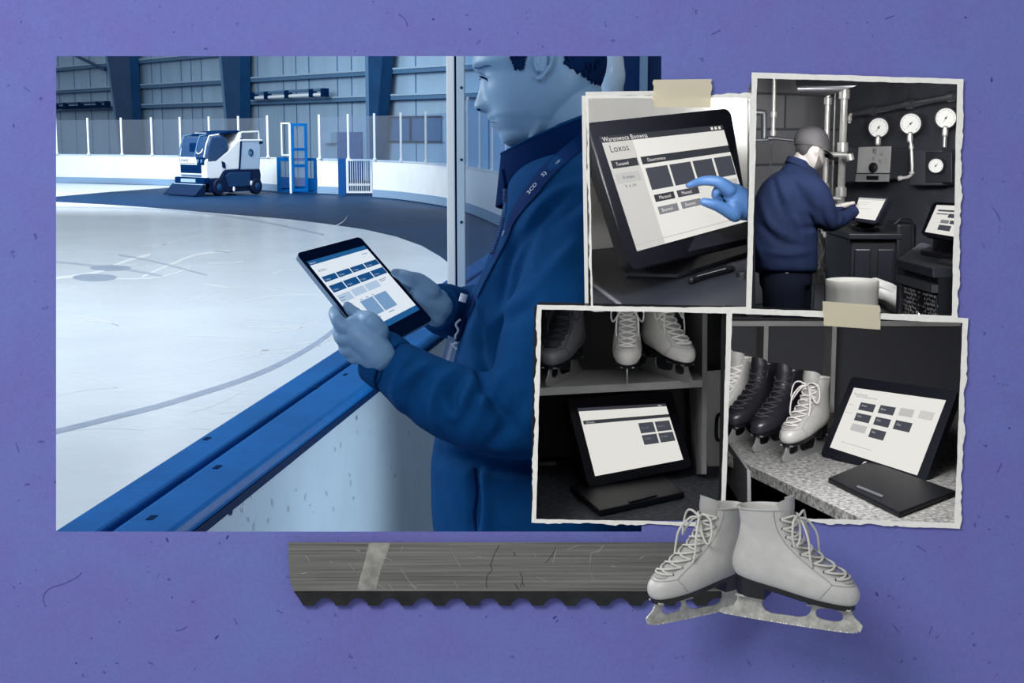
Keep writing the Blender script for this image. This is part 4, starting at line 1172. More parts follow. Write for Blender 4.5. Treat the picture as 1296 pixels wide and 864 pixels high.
# ---- lanyard (hangs from the man: a thing of its own)
lp = sm2([(768,150),(745,170),(724,188),(709,201),(691,218),(674,239),(658,260),(646,280),(640,298),(626,326),(610,356),(597,384),(590,404)], 6)
nrm = []
for i in range(len(lp)):
    a = np.array(lp[max(0, i-1)]); b = np.array(lp[min(len(lp)-1, i+1)]); t = (b-a)/np.linalg.norm(b-a); nrm.append((-t[1], t[0]))
cl_bv = BVHTree.FromPolygons([v.co + _base[man.name] for o in man.children if o.name.startswith(('collar','jacket')) and o.data for v in o.data.vertices][:0] or [V((0,0,0)),V((0,0,.001)),V((0,.001,0))], [(0,1,2)])
allv = []; allf = []
for o in man.children:
    if o.name.split('.')[0] in ('collar', 'jacket'):
        b = len(allv); allv += [v.co + _base[man.name] for v in o.data.vertices]; allf += [tuple(b+i for i in p.vertices) for p in o.data.polygons]
jc = BVHTree.FromPolygons(allv, allf)
wf = lambda i: 8.5 if i < 30 else max(3.2, 8.5 - (i-30)*.35)
A = drape([(x+n[0]*wf(i), y+n[1]*wf(i)) for i, ((x, y), n) in enumerate(zip(lp, nrm))], .004, jc)
B = drape([(x-n[0]*wf(i), y-n[1]*wf(i)) for i, ((x, y), n) in enumerate(zip(lp, nrm))], .004, jc)
lan = thing('lanyard', 'dark blue neck lanyard with pale markings and a clear badge on the man\'s chest', 'lanyard', W.at(590, 440, 2.1))
M_LAN = D('lanyard_strap', (3, 38, 88), rough=.8, spec=.05)
g = G(); ribbon(g, A, B); obj('strap', g, M_LAN, lan, smooth=60)
def mark(s, x, y, ang, size):
    ca, sa = math.cos(ang), math.sin(ang); P0 = drape([(x, y)], .0062, jc)[0]
    d = (P0-W.C).dot(W.F); u = (W.R*ca + W.U*sa); w = (W.U*ca - W.R*sa)
    pA = drape([(x+8*ca, y-8*sa)], .0062, jc)[0]; u = (pA-P0).normalized()
    pB = drape([(x-5*sa, y-5*ca)], .0062, jc)[0]; w = (pB-P0).normalized()
    vs, fs = text_mesh(s, size, lambda a, b: P0 + u*a + w*b - W.F*.0005); g = G(); g.add(vs, fs); obj('printed_mark', g, M_MARK, lan)
mark('SJI', 717, 197, math.radians(42), .015); mark('CSD', 704, 208, math.radians(44), .009); mark('S)', 687, 224, math.radians(46), .012); mark('2CD', 669, 246, math.radians(50), .011)
pc = drape([(590,404)], .008, jc)[0]
def LP_(x, y, dd=0): return W.at(x, y, (pc-W.C).dot(W.F)-.004+dd)
g = G(); g.tube(smooth_path([LP_(589,402), LP_(586,412), LP_(582,424), LP_(578,432)], 4), .0035, 8); obj('cord', g, M_JDARK, lan)
g = G()
for (x, y) in [(584,392)]:
    g.tube([LP_(588,372), LP_(585,382)], .006, 8)
obj('buckle', g, M_MARK, lan)
g = G(); g.tube(smooth_path([LP_(583,404), LP_(577,410), LP_(580,418), LP_(576,426), LP_(580,432), LP_(573,436), LP_(578,442)], 4), .0018, 6); obj('metal_clip', g, M_MARK, lan)
g = G(); q = [LP_(567,424,.012), LP_(580,430,.012), LP_(573,462,.012), LP_(558,458,.012)]; g.prism(q, W.F*.002); obj('badge_holder', g, glassmat('badge', (170,200,230), .5, .2), lan)
g = G(); q = [LP_(570,433,.0105), LP_(574,435,.0105), LP_(567,462,.0105), LP_(563,460,.0105)]; g.poly(q); obj('badge_card', g, M_MARK, lan)

# ---- tablet
tab = thing('tablet', 'dark framed tablet with a light screen held in both hands over the ice', 'tablet', TQ.p(.5, 0, -.004))
M_TB = D('tablet_bezel', (5, 24, 52), rough=.7, spec=.0); M_TE = D('tablet_edge', (150, 178, 204), rough=.3, metal=.3)
g = G(); slab_q(TQ, g, .007, .0075, -.0008); obj('back_shell', g, M_TE, tab, smooth=40)
g = G(); slab_q(TQ, g, .007, .0010, .0002); obj('bezel', g, M_TB, tab, smooth=40)
def em(nm, c, e=.92): return mat(nm, c, emit=e, rough=.6, spec=.04)
TS = XQuad.__new__(XQuad); TS.n = TQ.n; TS.P = [TP(x, y) for x, y in [(388,331.2),(461,310.8),(531,391.8),(465,427)]]; TS.w = TQ.w*.86; TS.h = TQ.h*.80
TM = [em('ui_w', (226,236,246)), em('ui_d', (20,78,134)), em('ui_m', (120,158,198)), em('ui_l', (178,202,226)), em('ui_t', (90,124,164)), em('ui_bar', (30,92,148))]
g = G(); ui(TS, g, [(0,0,1,1,0),(0,0,1,.055,5),(0,.93,1,1,5)], .0004)
it = []
for i in range(4):
    it.append((.03+i*.245, .215, .03+i*.245+.228, .285, 1)); it.append((.03+i*.245, .335, .03+i*.245+.228, .425, 1))
it += [(.03,.465,.25,.56,3),(.275,.46,.50,.55,2),(.52,.46,.75,.55,2),(.28,.62,.505,.83,2),(.525,.62,.75,.83,2)]
it = [(a, b, c, d, 3 if m == 2 and b < .5 else m) for a, b, c, d, m in it]
for (u, v, w) in [(.78,.47,.14),(.78,.49,.1),(.04,.50,.1),(.04,.53,.07),(.04,.60,.12),(.05,.68,.15),(.05,.70,.12),(.05,.74,.15),(.3,.60,.04),(.40,.60,.05),(.52,.60,.03),(.3,.86,.1),(.55,.86,.1),(.85,.10,.1)]: it.append((u, v, u+w, v+.008, 4))
ui(TS, g, it, .0005)
ui_text(TS, g, 'A.llon..', .05, .155, .0062, 1, .00056); ui_text(TS, g, 'Bimn..f', .02, .042, .004, 0, .00056)
for i in range(4):
    for v in (.27, .405): ui_text(TS, g, 'Tolus', .05+i*.245, v, .0042, 3, .00058)
obj('screen', g, TM, tab)
area('rink_side_lamp', (-2.1, 3.0, 2.4), (-.05, 2.25, 1.7), .8, 34, (.97,1,1))  # unseen light added to brighten the front of the face
area('board_fill_light', (.6, 3.3, 1.0), (-.35, 2.35, .7), .5, 6.5, (.9,.97,1), spread=110)  # unseen light added to lift the outer panel of the dasher board
# ================= figure skate pattern (x to the toe, z up, blade standing on z=0)
def make_skate(name, label, M, mats, group=None, laces=1, bow=True, wide=1.0, cat='ice skate'):
    mb, mtong, msole, mblade, mlace, meye = mats
    t = thing(name, label, cat, M=M, group=group)
    keys = [ # Fx Fz Bx Bz w
     (.150,.064,-.112,.100,.037),(.158,.072,-.118,.112,.0445),(.161,.086,-.121,.125,.0475),(.157,.100,-.120,.137,.047),(.143,.114,-.118,.150,.0445),(.118,.127,-.114,.164,.041),(.092,.142,-.110,.179,.0385),
     (.064,.159,-.107,.193,.0360),(.040,.177,-.105,.208,.0340),(.023,.196,-.104,.223,.0335),(.013,.217,-.105,.230,.0345),(.009,.240,-.107,.243,.0362),(.010,.262,-.111,.253,.0380)]
    def sec(kf):
        m = len(keys)-1; k = min(int(kf), m-1); f = kf-k
        A = [np.array(keys[max(0, min(m, k+i))]) for i in (-1, 0, 1, 2)]
        a, b, c, d = A
        return .5*((2*b) + (c-a)*f + (2*a-5*b+4*c-d)*f*f + (3*b-a-3*c+d)*f*f*f)
    def P(kf, th, out=0.0):
        """point on the boot: th 0 = front centre, grows towards +y"""
        fx, fz, bx, bz, w = sec(kf); c, s = math.cos(th), math.sin(th)
        n = 2.35
        cc = math.copysign(abs(c)**(2/n), c); ss = math.copysign(abs(s)**(2/n), s)
        cx, cz, hx, hz = (fx+bx)/2, (fz+bz)/2, (fx-bx)/2, (fz-bz)/2
        low = max(0, 1-kf/5)
        wm = w*wide*(1 + .10*low*cc - .16*low*gs(cc+.25, .3))
        L = math.hypot(hx, hz)
        return V((cx + hx*cc + out*c*hx/L, (wm+out)*ss, cz + hz*cc + out*c*hz/L*.3 + (out*.6*max(0, c) if 3.5 < kf < 9 else 0)))
    g = G(); N = 44; n_th = 48
    rings = [[P(i*12/(N-1), 2*math.pi*k/n_th) for k in range(n_th)] for i in range(N)]
    # opening: roll inwards and go down inside
    top = rings[-1]; cen = sum(top, V((0,0,0)))/n_th
    rings.append([p + (cen-p).normalized()*.0035 + V((0,0,.002)) for p in top])
    rings.append([p + (cen-p).normalized()*.007 - V((0,0,.004)) for p in top])
    rings.append([p + (cen-p).normalized()*.010 - V((0,0,.06)) for p in top])
    g.loft(rings); obj('boot', g, mb, t, smooth=60)
    # raised quarter panel and collar seams
    g = G()
    for sg in (1, -1):
        g.tube([P(k, sg*(.86 + .035*(k-4)), .0006) for k in np.linspace(3.6, 11.9, 30)], .0011, 6)
        g.tube([P(np.interp(u, [0,.5,1], [3.6, 2.6, .9]), sg*np.interp(u, [0,.5,1], [.86, 1.02, 1.15]), .0005) for u in np.linspace(0, 1, 16)], .0008, 6)
    g.tube([P(3.62 + .0*u, u, .0006) for u in np.linspace(-.86, .86, 18)], .0010, 6)
    g.tube([P(12, 2*math.pi*k/40, .0006) for k in range(41)], .0016, 6)
    obj('seam', g, meye if False else mtong, t, smooth=60)
    # tongue
    g = G(); rows = []
    tk = list(np.linspace(4.0, 12.0, 22))
    for i, k in enumerate(tk):
        wth = np.interp(k, [4, 6, 12], [.42, .62, .80])
        rows.append([P(k, a, .0028*math.cos(a/wth*1.4)+.0006) for a in np.linspace(-wth, wth, 11)])
    up = V((-.001,0,.026)) 
    last = rows[-1]; ctr = last[5]
    for s_ in (.25, .5, .75, 1.0):
        rows.append([p + up*s_ + V((-.020*abs((j-5)/5)**2*s_*.3,0,-.010*abs((j-5)/5)**3*s_)) for j, p in enumerate(last)])
    back = [[p + V((-.005,0,-.002)) for p in r] for r in rows]
    n = len(rows)
    for k in range(n-1):
        g.add([*rows[k], *rows[k+1]], [(j, j+1, 12+j, 11+j) for j in range(10)])
    g2 = G(); outl = [r + b[::-1] for r, b in zip(rows, back)]
    g2.loft(outl); obj('tongue', g2, mtong, t, smooth=50)
    # sole and heel
    g = G(); r0 = [P(0, 2*math.pi*k/n_th, .0022) for k in range(n_th)]; r1 = [P(.35, 2*math.pi*k/n_th, .0012) for k in range(n_th)]
    g.loft([r1, [p + V((0,0,-.001)) for p in r0], [p + V((0,0,-.0085)) for p in r0], [V((p.x*.98, p.y*.92, p.z-.0105)) for p in r0]]); obj('sole', g, msole, t, smooth=40)
    g = G(); hs = [p for p in r0 if p.x < -.040]; hs.sort(key=lambda p: math.atan2(p.y, p.x+.045) % (2*math.pi))
    hs = sorted([p for p in r0 if p.x < -.038], key=lambda p: math.atan2(p.y, -(p.x+.036)))
    g.loft([[p + V((0,0,-.008)) for p in hs], [V((-.038+(p.x+.038)*.93, p.y*.88, .056)) for p in hs]]); obj('heel', g, msole, t, smooth=40)
    # blade
    prof = [(-.146,.012),(-.150,.006),(-.140,.0022)] + [(x, .0016*((x-.01)/.13)**2*1.0) for x in np.linspace(-.12, .140, 14)] + [(.147,.004),(.151,.002),(.154,.006),(.158,.004),(.161,.009),(.165,.0075),(.168,.014),(.170,.022),(.164,.028),(.154,.036),(.147,.046),(.146,.0575),(.058,.0575),(.060,.048),(.057,.036),(.048,.026),(.034,.021),(-.030,.0195),(-.044,.024),(-.052,.036),(-.050,.056),(-.108,.056),(-.108,.040),(-.116,.026),(-.130,.019)]
    hole = [(.098+.030*math.copysign(abs(math.cos(a))**.75, math.cos(a)), .036+.0135*math.copysign(abs(math.sin(a))**.75, math.sin(a))) for a in [k*math.tau/24 for k in range(24)]]
    g = G(); shape2d(prof, [hole], lambda x, z, y: V((x, y, z)), -.0021, .0021, g); bl = obj('blade', g, mblade, t)
    g = G(); g.box((.052,-.022,.0555),(.148,.022,.0595)); obj('front_plate', g, mblade, t, bevel=.001)
    g = G(); g.box((-.108,-.020,.0535),(-.048,.020,.0575)); obj('heel_plate', g, mblade, t, bevel=.001)
    # eyelets and laces
    ks = list(np.linspace(4.5, 11.0, 8)); A = []
    for k in ks:
        th = np.interp(k, [4, 7, 12], [.52, .74, .86]); A.append((P(k, th, .001), P(k, -th, .001), k, th))
    for (a, b, k, th) in A:
        for p, sg in ((a, 1), (b, -1)):
            g = G(); o = (P(k, sg*th, .01) - P(k, sg*th, 0)).normalized(); g.lathe([(.0026,-.0005),(.0030,.0006),(.0018,.0012)], p, o, 10); obj('eyelet', g, meye, t)
    g = G(); lr = .0027
    def over(a, ka, tha, b, kb, thb, lift):
        pts = []
        for s_ in np.linspace(0, 1, 9):
            kk = ka + (kb-ka)*s_; th = tha + (thb-tha)*s_
            pts.append(P(kk, th, .002 + lift*math.sin(math.pi*s_)**.8))
        return pts
    for i in range(len(A)-1):
        k0, t0 = A[i][2], A[i][3]; k1, t1 = A[i+1][2], A[i+1][3]
        g.tube(over(0, k0, t0, 0, k1, -t1, .0062), lr, 7); g.tube(over(0, k0, -t0, 0, k1, t1, .0085), lr, 7)
    g.tube(over(0, ks[0], A[0][3], 0, ks[0], -A[0][3], .005), lr, 7)
    obj('lace', g, mlace, t, smooth=70)
    if bow:
        kt = ks[-1]; c = P(kt, 0, .012)
        for sg in (1, -1):
            g = G(); e = P(kt, sg*A[-1][3], .002); g.tube(smooth_path([e, P(kt+.3, sg*.2, .009), c], 5), lr, 7)
            lp_ = smooth_path([c, c+V((.006,.022*sg,.012)), c+V((.004,.044*sg,.002)), c+V((.006,.052*sg,-.030)), c+V((.012,.046*sg,-.052)), c+V((.016,.032*sg,-.034)), c+V((.010,.014*sg,-.008)), c], 6)
            g.tube(lp_, lr, 7)
            g.tube(smooth_path([c, c+V((.016,.016*sg,-.004)), c+V((.034,.032*sg,-.034)), c+V((.040,.036*sg,-.070)), c+V((.044,.034*sg,-.094))], 6), lr, 7)
            obj('lace_loop', g, mlace, t, smooth=70)
        g = G(); g.ball(c, .0052, (1,1.3,.9), 10); obj('lace_knot', g, mlace, t, smooth=70)
    return t
def yawM(p, ang, s, tilt=0.0, roll=0.0):
    return Matrix.Translation(p) @ Matrix.Rotation(ang, 4, 'Z') @ Matrix.Rotation(tilt, 4, 'Y') @ Matrix.Rotation(roll, 4, 'X') @ Matrix.Scale(s, 4)

# ---- the pair of cut-out skates in front of the paper
B_ = lambda n, c, **k: mat('cut_'+n, c, **k)
M_LEA = B_('leather', (186, 184, 181), rough=.42, nz=(30, .06), bump=(160,.12,.002))
M_LEAT = B_('leather_tongue', (160, 158, 156), rough=.55)
M_SOLE = B_('sole', (20, 20, 24), rough=.35)
M_BLADE = B_('blade', (180, 178, 172), rough=.5, metal=.2, nz=(50, .3), ramp=(.35,.65))
M_LACE = B_('lace', (196, 194, 188), rough=.8)
M_EYE = B_('eyelet', (24, 24, 28), rough=.3)
CUT = (M_LEA, M_LEAT, M_SOLE, M_BLADE, M_LACE, M_EYE)
s_ = .445
cut_sk = [make_skate('figure_skate', 'right pale grey figure skate of the cut-out pair, toe pointing right', yawM(W.at(993, 789, 1.385), math.radians(-27), s_, math.radians(0)), CUT)]
cut_sk.append(make_skate('figure_skate', 'left pale grey figure skate of the cut-out pair, toe pointing left over the steel blade', yawM(W.at(892, 778, 1.425), math.radians(180+31), s_*.96), CUT))
for t_ in cut_sk:
    rnd = random.Random(2); g = G()
    for x in np.linspace(-.135, .15, 44):  # white dots left by the cutting-out, shaped as small beads
        g.ball((x + rnd.uniform(-.001,.001), 0, .0018+.0016*((x-.01)/.13)**2), rnd.uniform(.0018,.0032), (1,1,.8), 6)
    o = obj('edge_dot', g, B_('edge_white', (236,234,228), rough=.7), t_, label='row of white dots from the cut-out along the blade edge'); o['kind'] = 'stuff'

# ---- serrated steel blade
M_ST = B_('steel', (114, 112, 110), rough=.45, metal=.15, nz=(7, .6), stretch=(.6, 1, 60), ramp=(.3,.7))
M_STD = B_('steel_dark', (34, 33, 34), rough=.45, nz=(60,.5), metal=.2)
M_STL = B_('steel_pale', (146, 144, 138), rough=.5, nz=(60,.35))
bl = thing('steel_blade', 'long scratched grey steel blade with a dark scalloped lower edge', 'blade', W.at(365, 768, PD-.003))
d0, d1 = PD-.0125, PD-.0022
g = G(); shape2d([(365,686),(940,686),(940,748),(371.5,747.5),(367,736),(365.5,712)], [], bfn, d0, d1, g); obj('flat', g, M_ST, bl, bevel=.0004)
edge = []
xs = [391+41.4*i for i in range(14)]
for i, xc in enumerate(xs):
    edge += [(xc-7.5, 766), (xc+6.5, 766.5)]
    if i < len(xs)-1:
        for a in np.linspace(.12, .88, 8): edge.append((xc+7 + (41.4-14)*a, 765.5 - 9*math.sin(math.pi*a)**.7))
outl = [(371.5,747.8)] + [(379,758)] + edge + [(945,760),(945,747.8)]
g = G(); vs0 = outl
cu = G(); shape2d(outl, [], lambda x, y, t: W.at(x, y, (d0+.0005 + (y-747.8)/19*.0055) if t == 0 else d1), 0, 1, cu); obj('toothed_edge', cu, M_STD, bl)
def on_bl(x, y, k=.0002): return W.at(x, y, d0-k)
g = G(); g.poly([on_bl(x, y) for x, y in [(467,687),(472,686.6),(494,686.6),(490,700),(482,722),(476,745),(470,747),(452,747),(455,733),(461,712)]]); obj('pale_patch', g, M_STL, bl, label='paler slanted patch across the steel')  # paler polygon laid over the flat
rnd = random.Random(5); g = G()
scr = [[(570,690),(574,702),(583,718)],[(505,716),(516,733),(527,746)],[(441,712),(449,722)],[(488,700),(482,720),(476,744)],[(575,735),(580,744)],[(492,738),(497,746)],[(705,690),(700,712)],[(418,710),(421,713)],[(748,700),(746,722),(752,735)],[(510,690),(507,700)],[(764,690),(756,700)]]
for _ in range(16):
    x = rnd.uniform(380, 860); y = rnd.uniform(692, 742); scr.append([(x, y), (x+rnd.uniform(2, 16), y+rnd.uniform(-6, 8))])
for st in scr: g.tube([on_bl(x, y, .0001) for x, y in st], .00035, 5)
o = obj('scratch', g, M_STL, bl, label='fine pale scratches in the steel'); o['kind'] = 'stuff'
g = G()
for st in [[(632,689),(626,702),(621,714),(622,722),(616,730),(616,744)],[(650,698),(652,704)],[(705,690),(698,703),(690,712)],[(658,724),(662,733),(658,742)],[(661,735),(663,742)],[(652,738),(656,746)]]:
    g.tube([on_bl(x, y, .0001) for x, y in smooth_path([(a, b, 0) for a, b in st], 2) and [(p.x + rnd.uniform(-.6,.6), p.y) for p in smooth_path([(a, b, 0) for a, b in st], 3)]], .0003, 5)
o = obj('crack', g, M_STD, bl, label='thin dark cracks in the steel'); o['kind'] = 'stuff'
# ================= small black-and-white pictures: real little rooms behind their torn borders
def C_(n, c, **k): return mat('bw_'+n, c, **k)
C_BEZ = C_('bezel', (19, 20, 27), rough=.35, spec=.2)
C_BEZ2 = C_('bezel_side', (17, 18, 24), rough=.45, spec=.2)
C_BLK = C_('black', (13, 14, 20), rough=.5, spec=.3)
C_DK = C_('dark', (30, 32, 42), rough=.6)
C_SCR = em('bw_screen', (233, 231, 225), .9); C_SG = em('bw_screen_grey', (206, 204, 200), .9)
C_U1 = em('bw_ui_dark', (72, 75, 84), .95); C_U2 = em('bw_ui_mid', (128, 130, 136), .95); C_U3 = em('bw_ui_light', (188, 188, 186), .95); C_U4 = em('bw_ui_bar', (58, 60, 68), .95)
UIM = [C_SCR, C_U1, C_U2, C_U3, C_U4, C_SG]
def room(polys, d0, d1, mats, side='wall_side', back='wall_rear'):
    """side panels that follow the picture's edge (TL,TR,BR,BL) from the paper back to the rear wall"""
    for i, m in enumerate(mats[:4]):
        if m is None: continue
        a, b = polys[i], polys[(i+1) % 4]
        q = [W.at(*a, d0), W.at(*b, d0), W.at(*b, d1), W.at(*a, d1)]
        cx = sum(p[0] for p in polys)/4; cy = sum(p[1] for p in polys)/4
        mx, my = (a[0]+b[0])/2, (a[1]+b[1])/2
        o = (W.R*(mx-cx) - W.U*(my-cy)).normalized()*.004
        g = G(); g.prism(q, o); struct(side, g, m)
    if mats[4] is not None:
        g = G(); g.prism([W.at(*p, d1) for p in polys], W.F*.01); struct(back, g, mats[4])
def monitor(t, Q, S, th, items, texts, bez=None, r=.006, scrk=.0004):
    bez = bez or C_BEZ
    g = G(); slab_q(Q, g, r, th, -.0006); obj('housing', g, C_BEZ2, t, smooth=40)
    g = G(); slab_q(Q, g, r, .0012, .0002); obj('bezel', g, bez, t, smooth=40)
    g = G(); ui(S, g, [(0,0,1,1,0)], scrk); ui(S, g, items, scrk+.0001)
    for s_, u, v, sz, m in texts: ui_text(S, g, s_, u, v, sz, m, scrk+.0003)
    return obj('screen', g, UIM, t)
def sub(Q, q):
    S = XQuad.__new__(XQuad); S.n = Q.n; S.P = [W.hit(x, y, Q.C, Q.n) for x, y in q]
    S.w = (S.P[1]-S.P[0]).length; S.h = (S.P[0]-S.P[3]).length; S.C = sum(S.P, V((0,0,0)))/4; S.ux = Q.ux; S.uy = Q.uy; return S

# ---------- 1: angled touch screen with a pointing hand
Q1 = XQuad(W, [(739,156),(923,137),(966,303),(799,342)], 1.32, 1.72)
S1 = sub(Q1, [(759,173),(914,158),(949,279),(806,318)])
C_W1 = C_('wall_pale', (226, 225, 221), rough=.8, nz=(6, .05)); 
room([(741,121),(951,118),(951,392),(745,392)], PD+.006, 1.93, [C_W1, C_DK, None, C_W1, C_W1])
t1 = thing('touch_screen', 'large black framed touch screen leaning on a dark counter with a hand pointing at it', 'monitor', W.at(880, 335, 1.72))
it = [(0,0,1,.055,4),(0,.055,.235,1,5),(.02,.215,.225,.285,4),(.255,.215,1,.285,4)]
for a, b in ((.265,.445),(.462,.64),(.658,.825),(.843,.995)): it.append((a,.32,b,.52,1))
it += [(.265,.565,.43,.63,4),(.455,.565,.64,.63,1),(.265,.675,.43,.745,2),(.46,.675,.63,.74,2),(.85,.555,.99,.605,3),(.02,.33,.21,.42,3),(0,.945,1,.952,3)]
tx = [('Warenwoca Boowna',.01,.048,.0085,0),('Loxos',.04,.145,.0125,4),('Tucaxed',.05,.265,.006,0),('Daxeramece',.30,.265,.006,0),('A mxxa',.07,.385,.006,1),('b. x_im',.07,.46,.006,1),('Macexxl',.30,.612,.0062,0),('Maxxel',.49,.612,.0062,0),('Bxxraul',.29,.725,.0062,0),('Bxxnen',.49,.722,.0062,0)]
monitor(t1, Q1, S1, .016, it, tx, r=.010)
g = G()
for i in range(3): g.obox(S1.p(.90+i*.033, .972, .0007), S1.ux*.0018, S1.uy*.0018, S1.n*.0003)
obj('status_dots', g, C_SCR, t1)['kind'] = 'stuff'
# counter
A_, B2_, C2_ = W.at(742, 316, 1.93), W.at(951, 296, 1.93), W.at(850, 400, 1.56)
dn = (B2_-A_).cross(C2_-A_).normalized();  dn = dn if dn.z > 0 else -dn
def dk(x, y, k=0.0): return W.hit(x, y, A_ + dn*k, dn)
C_DESK1 = C_('counter_one', (42, 44, 54), rough=.35, nz=(30,.12), spec=.4)
g = G(); g.prism([dk(737,317), dk(955,295.5), dk(955,397), dk(740,397)], -dn*.002); ct = tag(obj('counter', g, C_DESK1, None, base=dk(740,397)), 'dark smooth counter under the large angled touch screen', 'counter')
g = G(); g.prism([dk(741,356,.0003), dk(742.5,352,.0003), dk(792,390,.0003), dk(788,392,.0003)], dn*.002)
tag(obj('counter_edging', g, C_('edging', (120,122,128), rough=.4), None, base=dk(788,392)), 'thin pale metal edging strip across the counter corner below the angled screen', 'edging')
# stand of the screen
g = G(); g.prism([dk(792,350,.001), dk(858,352,.001), dk(951,322,.001), dk(951,300,.001), dk(860,310,.001)], dn*.005); obj('base', g, C_DK, t1, bevel=.001)
pb = Q1.p(.5, .4, -.016); pt_ = pb - dn*((pb-A_).dot(dn)) + V((0,.03,0))
g = G(); g.prism([pb - Q1.ux*.035, pb + Q1.ux*.035, pt_ + Q1.ux*.045, pt_ - Q1.ux*.045], -Q1.n*.02); obj('neck', g, C_BEZ2, t1, bevel=.003)
pen = thing('stylus', 'glossy black stylus lying on the counter below the angled touch screen', 'stylus', dk(900, 349))
g = G(); P_ = [dk(875,355,.0045), dk(884,350.5,.0045), dk(918,341.5,.0045), dk(926,340,.0045)]; g.capsule(P_, [.0045,.0052,.0052,.004], 14); obj('barrel', g, C_BLK, pen, smooth=60)
g = G(); g.tube([dk(882,349.5,.0098), dk(918,339.8,.0098)], .0006, 6); obj('clip', g, C_('chrome', (200,202,206), rough=.2, metal=.6), pen)
kb = thing('computer_mouse', 'small rounded black mouse on the counter beside the stylus', 'mouse', dk(944, 351))
g = G(); g.lathe([(.0085,0),(.0085,.005),(.007,.0075),(.002,.008)], dk(941,351), dn, 24); obj('shell', g, C_BLK, kb, smooth=50)
g = G(); g.lathe([(.0096,0),(.0096,.0012)], dk(941,351), dn, 24); obj('skirt', g, C_DK, kb)
# pointing hand
M_HB = C_('hand_blue', (66, 106, 158), rough=.5, nz=(30,.08))
hd = (S1.p(.62,.4)-W.C).dot(W.F)
def s1(x, y, k): return W.hit(x, y, S1.C + S1.n*k, S1.n)
hb = G(); pm = 1/F_PX*1.7
def fh(pts, rs): finger(hb, [s1(x, y, k) for x, y, k in pts], [r*pm for r in rs])
fh([(924,240,.040),(910,230.5,.037),(893,228.5,.026),(880,231.5,.012),(871,234.5,.005)], [9.5,7.6,6.4,5.2,3.6])                       # index
fh([(930,272,.034),(912,262,.030),(899,257.5,.026),(891,255.5,.022)], [9.5,8,6.6,5.6])                                               # thumb
fh([(928,246,.036),(914,238,.030),(906,246,.022),(911,255,.020)], [9,7.6,6.2,5.2])                                                   # middle, curled
fh([(934,246,.030),(922,240,.020),(913,249,.014),(920,257,.014)], [8.4,7,5.8,5])                                                     # ring
fh([(938,248,.022),(929,246,.012),(921,253,.008),(926,260,.009)], [7.6,6.2,5.2,4.4])                                                 # little
hb.capsule([s1(930,246,.036), s1(941,256,.036), s1(956,262,.036)], [14.5*pm, 17*pm, 16*pm], 18)
hb.capsule([s1(928,262,.034), s1(940,266,.034), s1(956,268,.034)], [11*pm, 13*pm, 13*pm], 18)
hb.capsule([s1(928,242,.026), s1(944,252,.026), s1(956,262,.028)], [11*pm, 13*pm, 13*pm], 18)
ht = thing('person', 'bare blue tinted hand with index finger pointing at the angled touch screen', 'person', s1(940, 262, .03))
def cut_px(co, no=None, ed=None, lim=951.0):
    """slide vertices sideways to an image pixel column, flat at the side panel of its little room"""
    c = co.copy(); dep = (co - np.array(tuple(W.C)))@np.array(tuple(W.F)); c[:,0] = np.minimum(c[:,0], (lim-CX)/F_PX*dep); return c
remesh('hand', hb, M_HB, .0011, ht, 3, .5, post=cut_px)
for o in list(t1.children) + [ct]:
    b = np.array(tuple(_base[o.name] if o.name in _base else _base[t1.name])); me = o.data; co = np.empty(len(me.vertices)*3); me.vertices.foreach_get('co', co); co = cut_px(co.reshape(-1,3)+b, lim=950.5)-b; me.vertices.foreach_set('co', co.ravel()); me.update()
g = G(); c = s1(876,231.2,.0125); g.ball(c, .0030, (1.3,.9,.5), 8); 

# ---------- 2: pipe room, worked out at life size and scaled down about the camera to stand close behind its border
before2 = set(COL.objects)
R2 = lambda n, c, **k: mat('room_'+n, c, **k)
M_BLOCK = R2('block', (92, 92, 96), rough=.85, nz=(3,.25), bump=(20,.4,.02))
def block_mat():
    m = R2('blockwork', (104, 104, 106), rough=.85); nt = m.node_tree; b = nt.nodes['Principled BSDF']
    tc = nt.nodes.new('ShaderNodeTexCoord'); mp = nt.nodes.new('ShaderNodeMapping'); br = nt.nodes.new('ShaderNodeTexBrick')
    mp.inputs['Rotation'].default_value = (math.pi/2, 0, 0)
    nt.links.new(tc.outputs['Object'], mp.inputs[0]); nt.links.new(mp.outputs[0], br.inputs['Vector'])
    br.inputs['Color1'].default_value = rgb(112,112,114); br.inputs['Color2'].default_value = rgb(98,98,101); br.inputs['Mortar'].default_value = rgb(58,60,66)
    br.inputs['Scale'].default_value = 1.0; br.inputs['Mortar Size'].default_value = .008; br.inputs['Brick Width'].default_value = .42; br.inputs['Row Height'].default_value = .21
    nt.links.new(br.outputs['Color'], b.inputs['Base Color']); return m
M_BW = block_mat()
M_RW = R2('wall_dark', (50, 51, 58), rough=.7, nz=(2.2,.35), bump=(8,.3,.02))
M_PIPE = R2('pipe', (176, 174, 170), rough=.3, metal=.35, nz=(8,.2))
M_PIPED = R2('pipe_dark', (72, 73, 78), rough=.4, metal=.4)
M_BOX = R2('box_grey', (150, 150, 148), rough=.5, nz=(8,.12)); M_BOXD = R2('box_dark', (58, 60, 66), rough=.5)
M_DIAL = R2('dial', (232, 231, 226), rough=.5)
M_MET = R2('cabinet_metal', (44, 46, 54), rough=.45, metal=.3, nz=(6,.3))
M_JK2 = R2('work_jacket', (15, 24, 47), rough=.85, nz=(20,.15), spec=.1)
M_JE2 = R2('jeans', (11, 14, 24), rough=.95, spec=.05)
M_SK2 = R2('skin', (122, 117, 113), rough=.5)
M_CAP = R2('cap', (44, 42, 44), rough=.75, nz=(30,.2))
XL, XC = 951, 1064
WA, WB = W.at(XC, 170, 8.95), W.at(1216, 170, 8.2); WA.z = WB.z = 0
